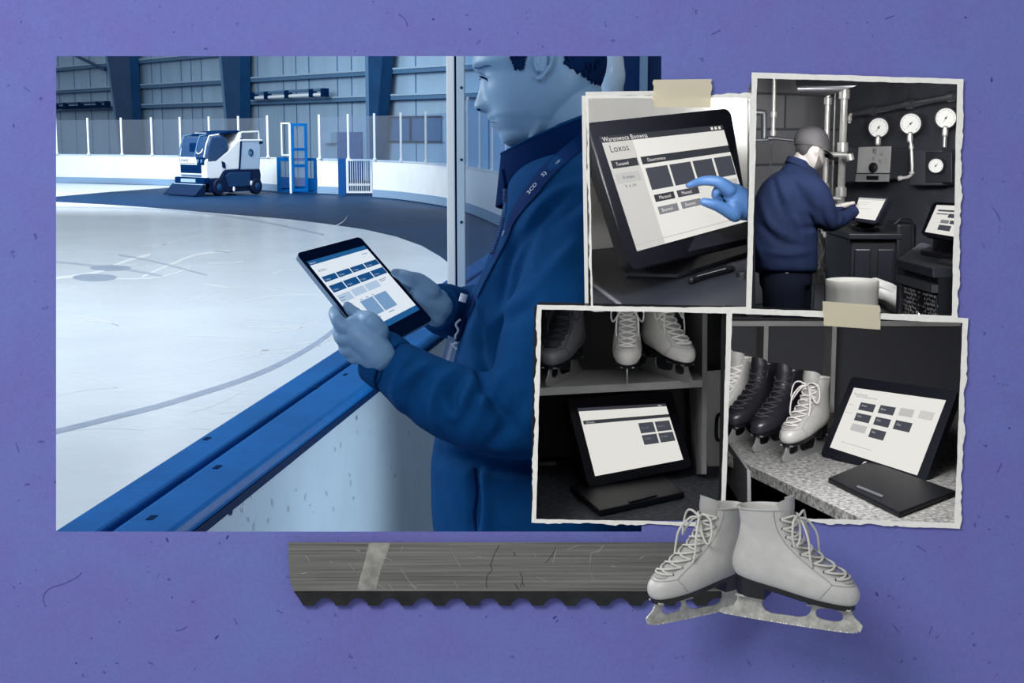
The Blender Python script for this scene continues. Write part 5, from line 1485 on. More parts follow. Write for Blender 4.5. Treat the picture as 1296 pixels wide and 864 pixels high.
rd = (WB-WA).normalized(); rnm = V((rd.y, -rd.x, 0)); rnm = rnm if rnm.dot(WA) < 0 else -rnm
def rw(px, py, k=0.0): return W.hit(px, py, WA + rnm*k, rnm)
LA, LB = W.at(930, 170, 8.3), W.at(XC+.5, 170, 8.97); LA.z = LB.z = 0
ld = (LB-LA).normalized(); lnm = V((ld.y, -ld.x, 0)); lnm = lnm if lnm.dot(LA) < 0 else -lnm
def lw(px, py, k=0.0): return W.hit(px, py, LA + lnm*k, lnm)
g = G(); g.prism([LA, LB, LB+V((0,0,3.2)), LA+V((0,0,3.2))], -lnm*.12); struct('wall_left', g, M_BW)
WB2 = WB + rd*.3
g = G(); g.prism([WA, WB2, WB2+V((0,0,3.2)), WA+V((0,0,3.2))], -rnm*.12); struct('wall_right', g, M_RW)
# (panels and ceiling follow once the room is scaled about the camera)

# duct under the ceiling
c0 = W.at(1000, 121, 7.6); c1 = W.at(1086, 100, 7.2)
dz = W.at(1012, 121.5, 7.9).z
def ho(x, y, z): return W.g(x, y, z)
g = G(); P_ = [ho(1010,119.5,dz), ho(1046,121,dz), ho(1092,101.5,dz), ho(1000,99,dz)]
P_ = [W.hit(x, y, (0,0,dz), (0,0,1)) for x, y in [(1012,121),(1046,121.5),(1100,103),(1006,101)]]
g.prism(P_, (0,0,.5)); tag(obj('ventilation_duct', g, R2('duct', (84,84,88), rough=.6)), 'pale boxed duct under the ceiling above the man in the cap', 'duct')
# pipes
def pipe(name, pts, r, label, m=None, group=None, joints=()):
    t = thing(name, label, 'pipe', pts[-1] if pts[-1].z < pts[0].z else pts[0], group=group)
    g = G(); g.tube(pts, r, 14); obj('pipe_run', g, m or M_PIPE, t, smooth=50)
    for p, q_ in joints:
        d = (q_-p).normalized(); g = G(); g.lathe([(r*1.05,-r*1.4),(r*1.5,-r*1.2),(r*1.5,r*1.2),(r*1.05,r*1.4)], p, d, 16); obj('fitting', g, m or M_PIPE, t, smooth=40)
    return t
def vp(px, k, d): p = W.at(px, 200, d); return V((p.x, p.y, 0))
def vpipe(px, rpx, d, y0, y1, label, m=None, jy=()):
    b = W.at(px, 200, d); r = rpx/F_PX*d
    z = lambda y: W.hit(px, y, (b.x, b.y, 0), (0,1,0)).z
    top = V((b.x, b.y, z(y0))); bot = V((b.x, b.y, max(0, z(y1))))
    return pipe('vertical_pipe', [top, bot], r, label, m, None, [(V((b.x,b.y,z(y))), V((b.x,b.y,z(y)+1))) for y in jy])
vpipe(1066, 4.6, 8.2, 95, 620, 'thickest pale upright pipe at the corner of the dark wall', jy=(119,186,243,300))
vpipe(1045.5, 3.4, 8.3, 100, 300, 'pale upright pipe just right of the man\'s cap', jy=(128,237,))
vpipe(1054.5, 1.2, 8.45, 95, 316, 'thinnest pale upright pipe between two thicker pipes', jy=(208,))
vpipe(977.5, 2.6, 8.0, 90, 172, 'pale upright pipe in the upper left corner of the block wall', jy=(145,168))
vpipe(975.5, .9, 8.1, 175, 400, 'thin dark upright conduit on the block wall behind the man', M_PIPED)
def ppipe(pts, d, rpx, name, label, m=None, jts=()):
    P_ = [W.at(x, y, d) for x, y in pts]; S_ = smooth_path(P_, 4)
    return pipe(name, S_, rpx/F_PX*d, label, m, None, [(W.at(*pts[i], d), W.at(*pts[min(i+1, len(pts)-1)], d) if i+1 < len(pts) else W.at(*pts[i], d)*2-W.at(*pts[i-1], d)) for i in jts])
ppipe([(948,142),(964,142.5),(967,146),(967,176)], 7.8, 4.0, 'drain_pipe', 'dark thick bent pipe at the left end of the block wall', M_PIPED, (0,))
ppipe([(948,177),(970,177),(974,175),(990,176),(1010,178.5)], 7.75, 2.0, 'water_pipe', 'horizontal pipe crossing the block wall behind the man\'s neck', M_PIPED, (0,2))
ppipe([(1042,195.5),(1060,195.5),(1070,196),(1076,199),(1077,203)], 8.0, 3.2, 'water_pipe', 'short pale pipe bending down beside the cap\'s brim', None, (0,3))
ppipe([(1044,250),(1052,250.5),(1064,251.5)], 8.05, 2.6, 'water_pipe', 'short pale crosspiece pipe above the man\'s forearm', None, (0,))
ppipe([(1010,333),(1028,332),(1042,329),(1052,323),(1054,312)], 7.9, 2.6, 'water_pipe', 'pale pipe curving out from the man\'s hip to the thin pipe', None, (2,4))
ppipe([(1038,296),(1041,304),(1043,318),(1039,330),(1040,339),(1048,344),(1060,347.5)], 7.85, 2.6, 'water_pipe', 'pale pipe curling behind the rim of the waste bin', None, (1,4))
ppipe([(1059,300),(1057,306),(1056,312)], 7.95, 2.0, 'pipe_valve', 'small pale valve on the thin pipe beside the thick one', None, (1,))
hp = [rw(1076,145,.2), rw(1212,121,.2)]
pipe('horizontal_pipe', hp, .019, 'long dark pipe running along the top of the dark wall', M_PIPED, None, [(rw(1104,140,.2), hp[1]), (rw(1152,131.6,.2), hp[1]), (rw(1205,122.3,.2), hp[1])])
ppipe([(1077,144),(1075,150),(1075,156)], 8.3, 2.2, 'pipe_drop', 'short drop from the end of the long dark pipe', None, (1,))
# gauges
def gauge(px, py, rx, k, label, stem=None, group=None, ang=200):
    c = rw(px, py, k); r = rx/F_PX*(c-W.C).dot(W.F)*1.12
    t = thing('pressure_gauge', label, 'gauge', c - V((0,0,r)))
    n_ = (rnm*.45 + V((.1,-1,0))*.7).normalized(); u = V((0,0,1)).cross(n_).normalized(); w = n_.cross(u)
    g = G(); g.lathe([(r*.5,-.05),(r*1.0,-.045),(r*1.06,-.01),(r*1.06,.012),(r*.93,.016),(r*.92,.008)], c, n_, 36, (True, False)); obj('case', g, M_PIPED, t, smooth=40)
    g = G(); g.lathe([(r*.93,.0),(r*.93,.007)], c, n_, 36); obj('dial', g, M_DIAL, t)
    g = G()
    for i in range(28):
        a = math.radians(225 - i*10); L = .12 if i % 3 == 0 else .06
        p0 = c + n_*.0085 + (u*math.cos(a)+w*math.sin(a))*r*.82; p1 = c + n_*.0085 + (u*math.cos(a)+w*math.sin(a))*r*(.82-L)
        tt = (u*-math.sin(a)+w*math.cos(a))*r*.018; g.poly([p0-tt, p0+tt, p1+tt, p1-tt])
    o = obj('tick_marks', g, C_BLK, t); o['kind'] = 'stuff'
    a = math.radians(ang); d_ = u*math.cos(a)+w*math.sin(a); tt = (u*-math.sin(a)+w*math.cos(a))*r*.04
    g = G(); g.prism([c + n_*.009 - d_*r*.25 - tt, c + n_*.009 - d_*r*.25 + tt, c + n_*.009 + d_*r*.62], n_*.003); g.lathe([(r*.1,.006),(r*.1,.013)], c, n_, 12); obj('needle', g, C_BLK, t)
    if stem:
        g = G(); g.tube([c - V((0,0,r)), V((c.x, c.y, rw(px, stem, k).z))], .011, 10); obj('stem', g, M_PIPE, t, smooth=50)
        g = G(); g.lathe([(.014,-.03),(.018,-.02),(.018,.02),(.014,.03)], c - V((0,0,r*1.22)), (0,0,1), 8); obj('stem_nut', g, M_PIPE, t)
    return t
gauge(1112, 161.5, 11.5, .14, 'left white dial gauge standing on top of the pale wall box', 184, ang=235)
gauge(1152.5, 156.5, 12.2, .16, 'middle white dial gauge on the bent pipe of the dark wall', 178, ang=230)
gauge(1197, 149.5, 12.0, .16, 'right white dial gauge above the dark wall box', 186, ang=240)
gb = thing('meter_box', 'dark square box on the wall with a round white meter in its front', 'meter box', rw(1188, 235, .02))
def wallbox(t, x0, y0, x1, y1, k0, k1, m, nm, bev=.006):
    g = G(); g.prism([rw(x0,y0,k0), rw(x1,y0,k0), rw(x1,y1,k0), rw(x0,y1,k0)], rnm*(k1-k0)); return obj(nm, g, m, t, bevel=bev)
wallbox(gb, 1168, 189, 1209, 234, .01, .13, M_BOXD, 'case'); wallbox(gb, 1172, 192, 1206, 231, .13, .138, M_MET, 'front')
gauge(1184.5, 209.5, 8.5, .165, 'small white dial gauge set in the dark wall box', ang=50)
cb = thing('control_box', 'pale grey control box with symbols and a slot on the dark wall', 'control box', rw(1110, 232, .02))
zl, zt_, zb_ = 0, 0, 0
def cw(px, py, k): return rw(px, py, k)
g = G(); g.prism([cw(1092,185,.01), cw(1150,187,.01), cw(1150,226,.01), cw(1092,231,.01)], rnm*.22); obj('case', g, M_BOXD, cb, bevel=.01)
g = G(); g.prism([cw(1088,186,.235), cw(1129,185,.235), cw(1127,219,.235), cw(1085.5,219,.235)], rnm*.012); obj('front_panel', g, M_BOX, cb, bevel=.004)
g = G(); g.prism([cw(1085.5,220,.235), cw(1127,220,.235), cw(1126,230,.235), cw(1084.5,230,.235)], rnm*.018); obj('lower_panel', g, R2('box_lower', (130,130,130), rough=.5), cb, bevel=.004)
g = G(); g.prism([cw(1097,222.5,.254), cw(1112,222.5,.254), cw(1112,227.5,.254), cw(1097,227.5,.254)], rnm*.004); obj('slot', g, C_BLK, cb)
g = G(); g.lathe([(.03,0),(.03,.012),(.02,.02)], cw(1106,212,.247), rnm, 16); obj('button', g, C_BLK, cb, smooth=40)
for (s_, x, y, z_) in (('8|', 1104, 194, .045), ('0', 1104, 203, .03), ('5|', 1112, 206, .03), ('Ull', 1113, 197, .022)):
    p0 = cw(x, y, .249); vs, fs = text_mesh(s_, z_, lambda a, b: p0 - rd*0 + rd*a + V((0,0,b))); g = G(); g.add(vs, fs); obj('symbol', g, C_DK, cb)
ppipe([(1152.5,178),(1153.5,186),(1154.5,205),(1154,219),(1149,224),(1139,225.5)], 7.9, 2.0, 'gauge_pipe', 'pipe bending from the middle gauge down to the control box', None, (1,3,5))
# pedestal with tablet
Q2 = XQuad(W, [(1086,247),(1126,249.5),(1109.5,283.5),(1078,279)], 1.4, 7.2)
S2 = sub(Q2, [(1087.5,250),(1121.5,252),(1108,279),(1081,275.5)])
t2 = thing('touch_screen', 'tilted touch screen under the man\'s fingertips in the dark pipe room', 'monitor', W.at(1100, 284, 7.2))
monitor(t2, Q2, S2, .03, [(0,0,1,.09,3),(.05,.2,.5,.22,3),(.05,.3,.4,.32,3),(.1,.5,.6,.52,3)], [], r=.02, scrk=.002)
cp = W.at(1100, 290, 7.35); ctop = W.at(1100, 293, 7.3).z
cab = thing('pedestal_cabinet', 'black cabinet standing under the tilted touch screen', 'cabinet', V((cp.x, cp.y, 0)))
xl, xr = W.at(1070, 300, 7.3).x, W.at(1128, 300, 7.3).x
g = G(); g.box((xl, 7.18, 0), (xr, 7.75, ctop-.03)); obj('body', g, C_BLK, cab, bevel=.01)
g = G(); g.box((xl-.02, 7.15, ctop-.03), (xr+.02, 7.77, ctop)); obj('top', g, C_BEZ2, cab, bevel=.006)
for i in (0, 1):
    g = G(); g.box((xl+.02+i*(xr-xl)/2, 7.165, .08), (xl-.02+(i+1)*(xr-xl)/2, 7.18, ctop-.08)); obj('door', g, C_('door_black', (20,21,28), rough=.35), cab, bevel=.004)
g = G(); g.prism([V((xl+.08, 7.3, ctop)), V((xr-.06, 7.3, ctop)), V((xr-.04, 7.62, ctop)), V((xl+.1, 7.62, ctop))], (0,0,.02)); obj('screen_base', g, C_BEZ, t2, bevel=.004)
pn_ = Q2.p(.5,.3,-.03); g = G(); g.prism([pn_-Q2.ux*.03, pn_+Q2.ux*.03, V((pn_.x+.05, pn_.y+.12, ctop+.02)), V((pn_.x-.05, pn_.y+.12, ctop+.02))], (0,.05,0)); obj('neck', g, C_BEZ2, t2)
# tall dark unit and cable beside it
x2, x3 = W.at(1128, 300, 7.9).x, W.at(1154, 300, 7.9).x
g = G(); g.box((x2, 7.8, 0), (x3, 8.05, W.at(1140, 282, 7.8).z)); un = tag(obj('floor_unit', g, C_BLK, None, bevel=.02), 'tall narrow black unit to the right of the pedestal cabinet', 'cabinet')
cz = W.at(1150, 277, 7.75)
g = G(); g.tube(smooth_path([W.at(1133,283,7.74), W.at(1140,277,7.74), W.at(1150,277,7.74), W.at(1155,284,7.74), W.at(1156,310,7.74), W.at(1155,340,7.74)], 5), .006, 8); tag(obj('cable', g, C_BEZ), 'thin black cable looping over the narrow floor unit', 'cable')
# bin
bd = 6.9; bc = W.at(1078.5, 357, bd); rb = 32.5/F_PX*bd; zr_ = bc.z
bn = thing('waste_bin', 'round pale bin with a light liner folded over its rim', 'bin', V((bc.x, bc.y, 0)))
g = G(); rr2 = [(rb*.78,.0),(rb*.80,.02),(rb*.93,zr_*.72),(rb*.97,zr_-.01),(rb*.93,zr_-.01),(rb*.9,zr_*.72),(rb*.76,.03)]
g.lathe(rr2, V((bc.x,bc.y,0)), (0,0,1), 40); obj('bin_body', g, R2('bin', (120,120,118), rough=.6), bn, smooth=50)
g = G(); rings = []
rnd = random.Random(9)
ph = [rnd.uniform(0, 6.28) for _ in range(4)]
for r_, z_ in [(.995, -.20),(1.02,-.16),(1.0,-.10),(1.0,-.03),(1.03,0),(1.0,.012),(.95,0),(.90,-.05),(.86,-.13),(.80,-.17),(.4,-.19),(.02,-.185)]:
    rings.append([V((bc.x + rb*(r_+(.012*math.sin(9*a+ph[0])+.012*math.sin(17*a+z_*40))*(z_ < -.02))*math.cos(a), bc.y + rb*(r_+.012*math.sin(11*a+ph[1])*(z_ < -.02))*math.sin(a), zr_+z_ + (.025*math.sin(5*a+ph[2]) if z_ <= -.19 and r_ > .9 else 0))) for a in [k*math.tau/64 for k in range(64)]])
g.loft(rings, (False, True)); obj('liner', g, R2('liner', (150,149,145), rough=.7), bn, smooth=60)
# crumpled bags between bin and cabinet
for i, (x, y, rr3, lab) in enumerate([(1122, 368, .045, 'pale crumpled cloth bundle lying against the bin\'s right side'), (1130, 379, .055, 'larger pale crumpled cloth bundle beside the mesh fronted cabinet')]):
    c = W.at(x, y, 7.0); g = G(); rnd = random.Random(20+i); rings = []
    for a in np.linspace(-1.4, 1.4, 12):
        rings.append([c + V((rr3*math.cos(a)*math.cos(b)*(1.4+.35*math.sin(3*b+i+a*3)+.15*math.sin(7*b)), rr3*math.cos(a)*math.sin(b), rr3*math.sin(a)*(1.3+.2*math.sin(2*b)))) for b in [k*math.tau/18 for k in range(18)]])
    for r_ in rings:
        for p in r_: p.x += (p.z-c.z)*-.9
    g.loft(rings); tag(obj('cloth_bundle', g, M_BOX, None, smooth=60), lab, 'cloth')
st_ = W.at(1121, 374, 7.0)
g = G(); g.box((st_.x-.15, 6.95, 0), (st_.x+.13, 7.15, W.at(1121, 384, 7.0).z)); tag(obj('storage_crate', g, R2('crate', (66,67,72), rough=.6), None, bevel=.01), 'grey crate on the floor under the crumpled cloth bundles', 'crate')
# box with jars at the man's hip
bx = W.at(1034, 366, 8.0)
g = G(); g.box((bx.x-.06, 7.75, 0), (bx.x+.075, 7.95, W.at(1034,360,7.8).z)); tag(obj('supply_box', g, R2('supply', (86,88,94), rough=.6), None, bevel=.006), 'grey supply box standing on the floor behind the man\'s hip', 'box')
for i, (x, y) in enumerate([(1030,352),(1037,350)]):
    c = W.at(x, y+4, 7.85); c.z = W.at(1034,360,7.8).z
    g = G(); g.lathe([(.022,0),(.026,.01),(.026,.05),(.015,.06),(.015,.075)], c, (0,0,1), 16); tag(obj('jar', g, M_BOX, None, smooth=40), ['small pale jar on the left of the grey supply box', 'small pale jar on the right of the grey supply box'][i], 'jar')
# right mesh-front cabinet
tz = W.at(1150, 330, 5.6).z
P0 = W.g(1135, 328, tz); P1 = W.g(1225, 351, tz); P2 = W.g(1225, 318, tz) ; P3 = W.g(1165, 306.5, tz)
mc = thing('mesh_cabinet', 'dark metal cabinet with a perforated front and a screen on top', 'cabinet', V((P0.x, P0.y, 0)))
g = G(); g.prism([P0, P1, P2, P3], (0,0,-.035)); obj('top', g, M_MET, mc, bevel=.004)
fd = (P1-P0).normalized(); fn = V((fd.y, -fd.x, 0)); fL = (P1-P0).length
def cf(u, z, k=0): return P0 + fd*u + fn*k + V((0,0,z-tz))
def cfb(u0, u1, z0, z1, k0, k1, m, nm, par=mc, bev=None):
    g = G(); g.hexa([cf(u0,z0,k0), cf(u1,z0,k0), cf(u1,z0,k1), cf(u0,z0,k1)], [cf(u0,z1,k0), cf(u1,z1,k0), cf(u1,z1,k1), cf(u0,z1,k1)]); return obj(nm, g, m, par, bevel=bev)
cfb(.02, fL-.02, 0, tz-.035, -.45, -.02, C_BLK, 'body')
cfb(.01, .045, 0, tz-.035, -.02, .0, M_MET, 'frame_post'); cfb(.01, fL, tz-.09, tz-.06, -.02, .004, M_PIPED, 'front_rail')
def mesh_mat():
    m = R2('perforated', (60,62,68), rough=.4, metal=.3); nt = m.node_tree; b = nt.nodes['Principled BSDF']
    tc = nt.nodes.new('ShaderNodeTexCoord'); vo = nt.nodes.new('ShaderNodeTexVoronoi'); vo.inputs['Scale'].default_value = 62; vo.inputs['Randomness'].default_value = .4
    r = nt.nodes.new('ShaderNodeValToRGB'); r.color_ramp.elements[0].position = .30; r.color_ramp.elements[0].color = rgb(150,150,150); r.color_ramp.elements[1].position = .42; r.color_ramp.elements[1].color = rgb(22,23,28)
    nt.links.new(tc.outputs['Object'], vo.inputs['Vector']); nt.links.new(vo.outputs['Distance'], r.inputs['Fac']); nt.links.new(r.outputs['Color'], b.inputs['Base Color']); return m
cfb(.06, fL, .05, tz-.10, -.018, -.008, mesh_mat(), 'perforated_front')
Q3 = XQuad(W, [(1181,255.5),(1228,257.5),(1212,306),(1165,297)], 1.3, 5.6)
S3 = sub(Q3, [(1186,259.5),(1224,261),(1210,300),(1171,293.5)])
t3 = thing('touch_screen', 'touch screen on the perforated cabinet at the right edge of the pipe room', 'monitor', W.at(1195, 322, 5.6))
monitor(t3, Q3, S3, .03, [(.12,.16,.9,.22,1),(.12,.28,.5,.33,2),(.52,.28,.9,.42,1),(.35,.5,.62,.62,2),(.65,.5,.95,.62,1),(.35,.68,.75,.86,1)], [], r=.02, scrk=.002)
pn_ = Q3.p(.55,.2,-.03); g = G(); b0 = W.g(1200, 322, tz)
g.prism([V((b0.x-.05,b0.y,tz+.02)), V((b0.x+.09,b0.y,tz+.02)), V((b0.x+.09,b0.y,pn_.z+.03)), V((b0.x-.05,b0.y,pn_.z+.03))], (0,.05,0)); obj('neck', g, C_BLK, t3)
g = G(); g.prism([W.g(1165,322,tz), W.g(1222,334,tz), W.g(1222,322,tz), W.g(1180,314,tz)], (0,0,.02)); obj('base', g, C_BEZ, t3, bevel=.003)
g = G(); g.prism([W.g(1188,332,tz+.002), W.g(1213,338,tz+.002), W.g(1213,334,tz+.002), W.g(1192,330,tz+.002)], (0,0,.01)); tag(obj('card_reader', g, M_PIPED, None, base=W.g(1188,332,tz)), 'small flat card reader on the cabinet in front of its screen', 'card reader')

# ---- the man in the cap
d2 = 7.3; pm2 = 1/F_PX*d2
def N(x, y, lat=0.0): return W.at(x, y, d2) + W.F*lat*pm2          # lat + = away
m2 = G()
# head: profile loft in the picture plane, facing right and down
hk2 = [(163,1019,1030,8),(167,1012.5,1039,16),(173,1009,1044.5,20),(180,1007.8,1046,21),(187,1008.2,1045,21),(192,1009,1044.2,20.5),(196,1010,1043.2,20),(201,1012,1042.0,18.5),(206,1014,1041.2,17),(210,1017,1039.5,15),(214,1020,1036,12),(217,1023,1031,7)]
rr = lerp_list(hk2, 44); ring2 = []
for v, xb, xf, w in rr:
    r_ = []
    for k in range(32):
        a = 2*math.pi*k/32; c, s = math.cos(a), math.sin(a)
        x = (xb+xf)/2 + (xf-xb)/2*math.copysign(abs(c)**.9, c); y = w*s
        if c > 0: x += 3.6*gs(v-204.5, 2.4)*gs(y, 3) + 1.2*gs(v-199, 3)*gs(y, 3) + .8*gs(v-211, 1.2)*gs(y, 6) - 1.5*gs(v-197, 2)*gs(abs(y)-8, 4)
        r_.append(N(x, v, y))
    ring2.append(r_)
m2.loft(ring2)
m2.ball(N(1029.5, 192, -20.5), pm2*5, (.75,.35,1.4), 12)
m2.capsule([N(1018,203,0), N(1014,214,2), N(1010,226,2)], [pm2*14.5, pm2*14.5, pm2*16], 18)
m2.capsule([N(1000,240,0), N(996,300,0), N(996,335,0)], [pm2*26, pm2*26, pm2*20], 18)
# near (right) arm out to the hand
arm2 = [(1018,238,-24,13),(1030,262,-30,12),(1040,282,-26,11.5),(1056,281,-18,9.5),(1073,270,-10,6.5),(1082,265.5,-6,5)]
P_ = smooth_path([N(x, y, l) for x, y, l, r in arm2], 4); rs_ = list(np.interp(np.linspace(0, len(arm2)-1, len(P_)), range(len(arm2)), [r*pm2*.75 for *_, r in arm2]))
m2.capsule(P_, rs_, 14)
def f2(pts, rs): finger(m2, [N(*p) for p in pts], [r*pm2 for r in rs], 10)
m2.capsule([N(1079,266.5,-7), N(1085,264.5,-6), N(1088,264.5,-5)], [4.4*pm2, 5.0*pm2, 4.4*pm2], 12)
f2([(1087,262.5,-5),(1092,261,-5),(1096.5,259.5,-4)], [1.9,1.6,1.2]); f2([(1088,264.5,-6),(1093,264,-6),(1098.5,263,-4)], [1.9,1.6,1.2])
f2([(1088,266.5,-6),(1093,266.5,-5),(1097.5,266.5,-4)], [1.8,1.5,1.2]); f2([(1086,268.5,-5),(1090,269,-4),(1093.5,269.5,-3)], [1.6,1.4,1.1]); f2([(1083,261.5,-7),(1085,258.5,-6),(1088,257,-5)], [1.9,1.6,1.2])
# far hand at the edge of the screen
m2.capsule([N(1074,258,10), N(1078,257,8)], [3.4*pm2, 3*pm2], 10)
f2([(1077,256,8),(1080.5,255,6),(1083,255,5)], [1.6,1.3,1.1]); f2([(1077,258,8),(1081,257.6,6),(1084,257.5,5)], [1.6,1.3,1.1])
m2.capsule([N(1020,245,22), N(1046,266,20), N(1074,258,10)], [8*pm2, 6*pm2, 4*pm2], 12)
fx = {}
for i, (lat, xx) in enumerate([(-12, 990), (14, 1004)]):
    tp = N(xx, 345, lat); an = V((tp.x, tp.y, .1)); kn = V((tp.x, tp.y-.02, .5)); fx[i] = (tp, kn, an)
    m2.capsule([tp, kn, an], [.08,.06,.045], 14); m2.capsule([V((an.x-.03,an.y,.05)), V((an.x+.15,an.y,.035))], [.04,.03], 10)
p2 = thing('person', 'man in a dark cap and navy work jacket reaching out to a touch screen', 'person', V((fx[0][0].x, (fx[0][0].y+fx[1][0].y)/2, 0)))
remesh('body', m2, M_SK2, .0055, p2, 3, .5)
# jacket
j2 = G()
t2k = [(204,1000,1020,12),(210,993,1026,20),(217,984,1031,32),(226,972,1036,44),(238,963,1037,52),(252,957,1037,55),(270,953.5,1036,54),(290,952,1034,52),(310,952.5,1032.5,50),(330,954,1031.5,48),(344,957,1031,47)]
rr = lerp_list(t2k, 40)
def ring_n(v, xb, xf, w, e=2.4, n=44):
    out = []
    for k in range(n):
        a = 2*math.pi*k/n; c, s = math.cos(a), math.sin(a)
        out.append(N((xb+xf)/2 + (xf-xb)/2*math.copysign(abs(c)**(2/e), c), v, w*.72*math.copysign(abs(s)**(2/e), s)))
    return out
j2.loft([ring_n(*r) for r in rr])
P_ = smooth_path([N(x, y, l) for x, y, l, r in [(1006,232,-22,0),(1022,244,-30,0),(1034,266,-31,0),(1042,281,-26,0),(1058,280,-17,0),(1074,271,-10,0),(1078,268.5,-8,0)]], 4)
j2.capsule(P_, list(np.interp(np.linspace(0, 6, len(P_)), range(7), [r*pm2 for r in (15,17.5,16,14,12,9,7)])), 18)
P_ = smooth_path([N(1012,240,20), N(1040,266,20), N(1062,264,14), N(1072,259,11)], 4)
j2.capsule(P_, list(np.interp(np.linspace(0, 3, len(P_)), range(4), [r*pm2 for r in (14,10,7.5,5.5)])), 14)
fold2 = [([(985,222),(992,245),(1003,262)],2.2,.012), ([(978,225),(984,250),(994,275)],2,-.012), ([(1004,225),(1010,245),(1012,262)],2,-.010), ([(962,250),(975,285),(1000,300)],3,.012), ([(958,280),(985,305),(1015,312)],2.6,-.012),
 ([(965,318),(1000,322),(1030,316)],2.2,.012), ([(1010,290),(1030,288),(1046,292)],2.2,-.014), ([(1020,262),(1032,276),(1030,296)],2,.014), ([(1038,262),(1042,280),(1050,292)],1.8,-.014), ([(1052,272),(1056,282),(1052,292)],1.6,.012), ([(1062,266),(1066,276),(1062,286)],1.5,.010), ([(956,300),(966,330)],2.4,.010), ([(1000,268),(1014,292),(1018,320)],2.4,.010), ([(968,214),(1000,218),(1024,232)],1.2,-.010)]
remesh('jacket', j2, M_JK2, .010, p2, 8, .6, post=cloth_post(fold2, 1.1, .006, 12, 26, 5))
g = G(); tr_ = []
cr_ = []
for i in range(33):
    a = 2*math.pi*i/32; cr_.append((math.cos(a), math.sin(a)))
up_ = [N(1011.5+14.5*c, 203 + 5.5*c, 15.5*s) for c, s in cr_[:-1]]; lo_ = [N(1011.5+18*c, 213 + 8*c, 19.5*s) for c, s in cr_[:-1]]; in_ = [N(1011.5+13*c, 204 + 5.5*c, 14*s) for c, s in cr_[:-1]]
g.loft([lo_, up_, in_], (False, False)); obj('collar', g, M_JK2, p2, smooth=50)
g = G(); g.tube(smooth_path([N(1073,271.5,-10.5), N(1078,268.3,-8.4), N(1080.5,267,-7.6)], 3), [8.2*pm2]*7, 18); obj('cuff', g, M_JK2, p2, smooth=50)
g = G()
for i in (0, 1): tp, kn, an = fx[i]; g.capsule([tp-V((0,0,.08)), kn, an+V((0,0,.05))], [.11,.095,.08], 16)
g.capsule([N(990,352,-8), N(1006,352,10)], .10, 16)
g.loft([ring_n(v, a, b, w) for v, a, b, w in [(333,961,1026,38),(345,961,1026,42),(362,962,1027,44)]])
remesh('jeans', g, M_JE2, .014, p2, 5)
for i in (0, 1):
    tp, kn, an = fx[i]; g = G(); g.capsule([V((an.x-.04,an.y,.05)), V((an.x+.06,an.y,.05)), V((an.x+.19,an.y,.038))], [.05,.048,.036], 14); g.v = [V((p.x,p.y,max(.001,p.z))) for p in g.v]; obj('shoe', g, C_BLK, p2, smooth=60)
# hair, beard, cap
g = G(); g.loft([[N((a+b)/2+(b-a)/2*math.cos(k*math.tau/28), v, w*math.sin(k*math.tau/28)) for k in range(28)] for v, a, b, w in [(184,1007,1043,21.6),(190,1007.5,1028,21.2),(196,1009.5,1021,19),(199,1011.5,1016,12)]], (False, True)); obj('hair', g, R2('hair', (34,32,34), rough=.9), p2, smooth=60)
g = G(); g.loft([[N((a+b)/2+(b-a)/2*math.cos(k*math.tau/28), v, w*math.sin(k*math.tau/28)) for k in range(28)] for v, a, b, w in [(199,1029,1036,18.6),(204,1026,1038,18),(209,1024,1039.8,16.6),(214,1023.5,1036.5,13),(218,1025,1031.5,7)]]); obj('beard', g, R2('beard', (58,54,54), rough=.95), p2, smooth=60)
cp2 = thing('baseball_cap', 'dark curved brim cap on the head of the man reaching to the screen', 'cap', N(1026, 190, 0))
crown = [(160.5,1021,1028,4),(162,1015,1036,12),(165.5,1010,1042,19.5),(171,1006.5,1046.6,23),(178,1005.2,1049,24.5),(184,1005.2,1050,25),(188,1006.4,1050,24.8)]
g = G(); rr = lerp_list(crown, 26)
g.loft([[N((a+b)/2+(b-a)/2*math.cos(k*math.tau/36), v + 4.5*math.cos(k*math.tau/36)*max(0, (v-172)/15), w*math.sin(k*math.tau/36)) for k in range(36)] for v, a, b, w in rr], (True, False)); obj('crown', g, M_CAP, cp2, smooth=60)
g = G(); A1, A2 = [], []
for i in range(17):
    a = -1.25 + 2.5*i/16; c, s = math.cos(a), math.sin(a)
    A1.append((1029+20.5*c, 189.5+3.5*c, 23*s)); A2.append((1031 + 24.5*c, 187 + 14.5*c - 2.5*abs(s), 22*s))
lo_ = [N(*p) for p in A1]; hi_ = [N(*p) for p in A2]
g.loft([[lo_[i], hi_[i], hi_[i]+W.U*-.006, lo_[i]+W.U*-.006] for i in range(17)]); obj('brim', g, M_CAP, cp2, smooth=50)
g = G(); g.ball(N(1024.5,161.6,0), pm2*1.3, (1,1,.6), 8); obj('button', g, M_CAP, cp2)
g = G(); g.tube([N(1009+(1049-1009)*i/16*0 + 28.5-21.6*math.cos(math.pi*i/16)*-1 - 8, 177-0*i + 3.0*math.cos(math.pi*i/16)*-1 + 2, -23.6*math.sin(math.pi*i/16)) for i in range(17)], pm2*.35, 5); 
area('pipe_room_fill', W.at(1150, 88, 6.2), W.at(1100, 230, 8.2), .5, 62, (1,1,1))  # unseen fill added high behind the border to light the pipe room
area('pipe_room_fill', W.at(990, 90, 6.6), W.at(1010, 190, 8.0), .4, 36, (1,1,1))  # second unseen fill, added for the block wall side

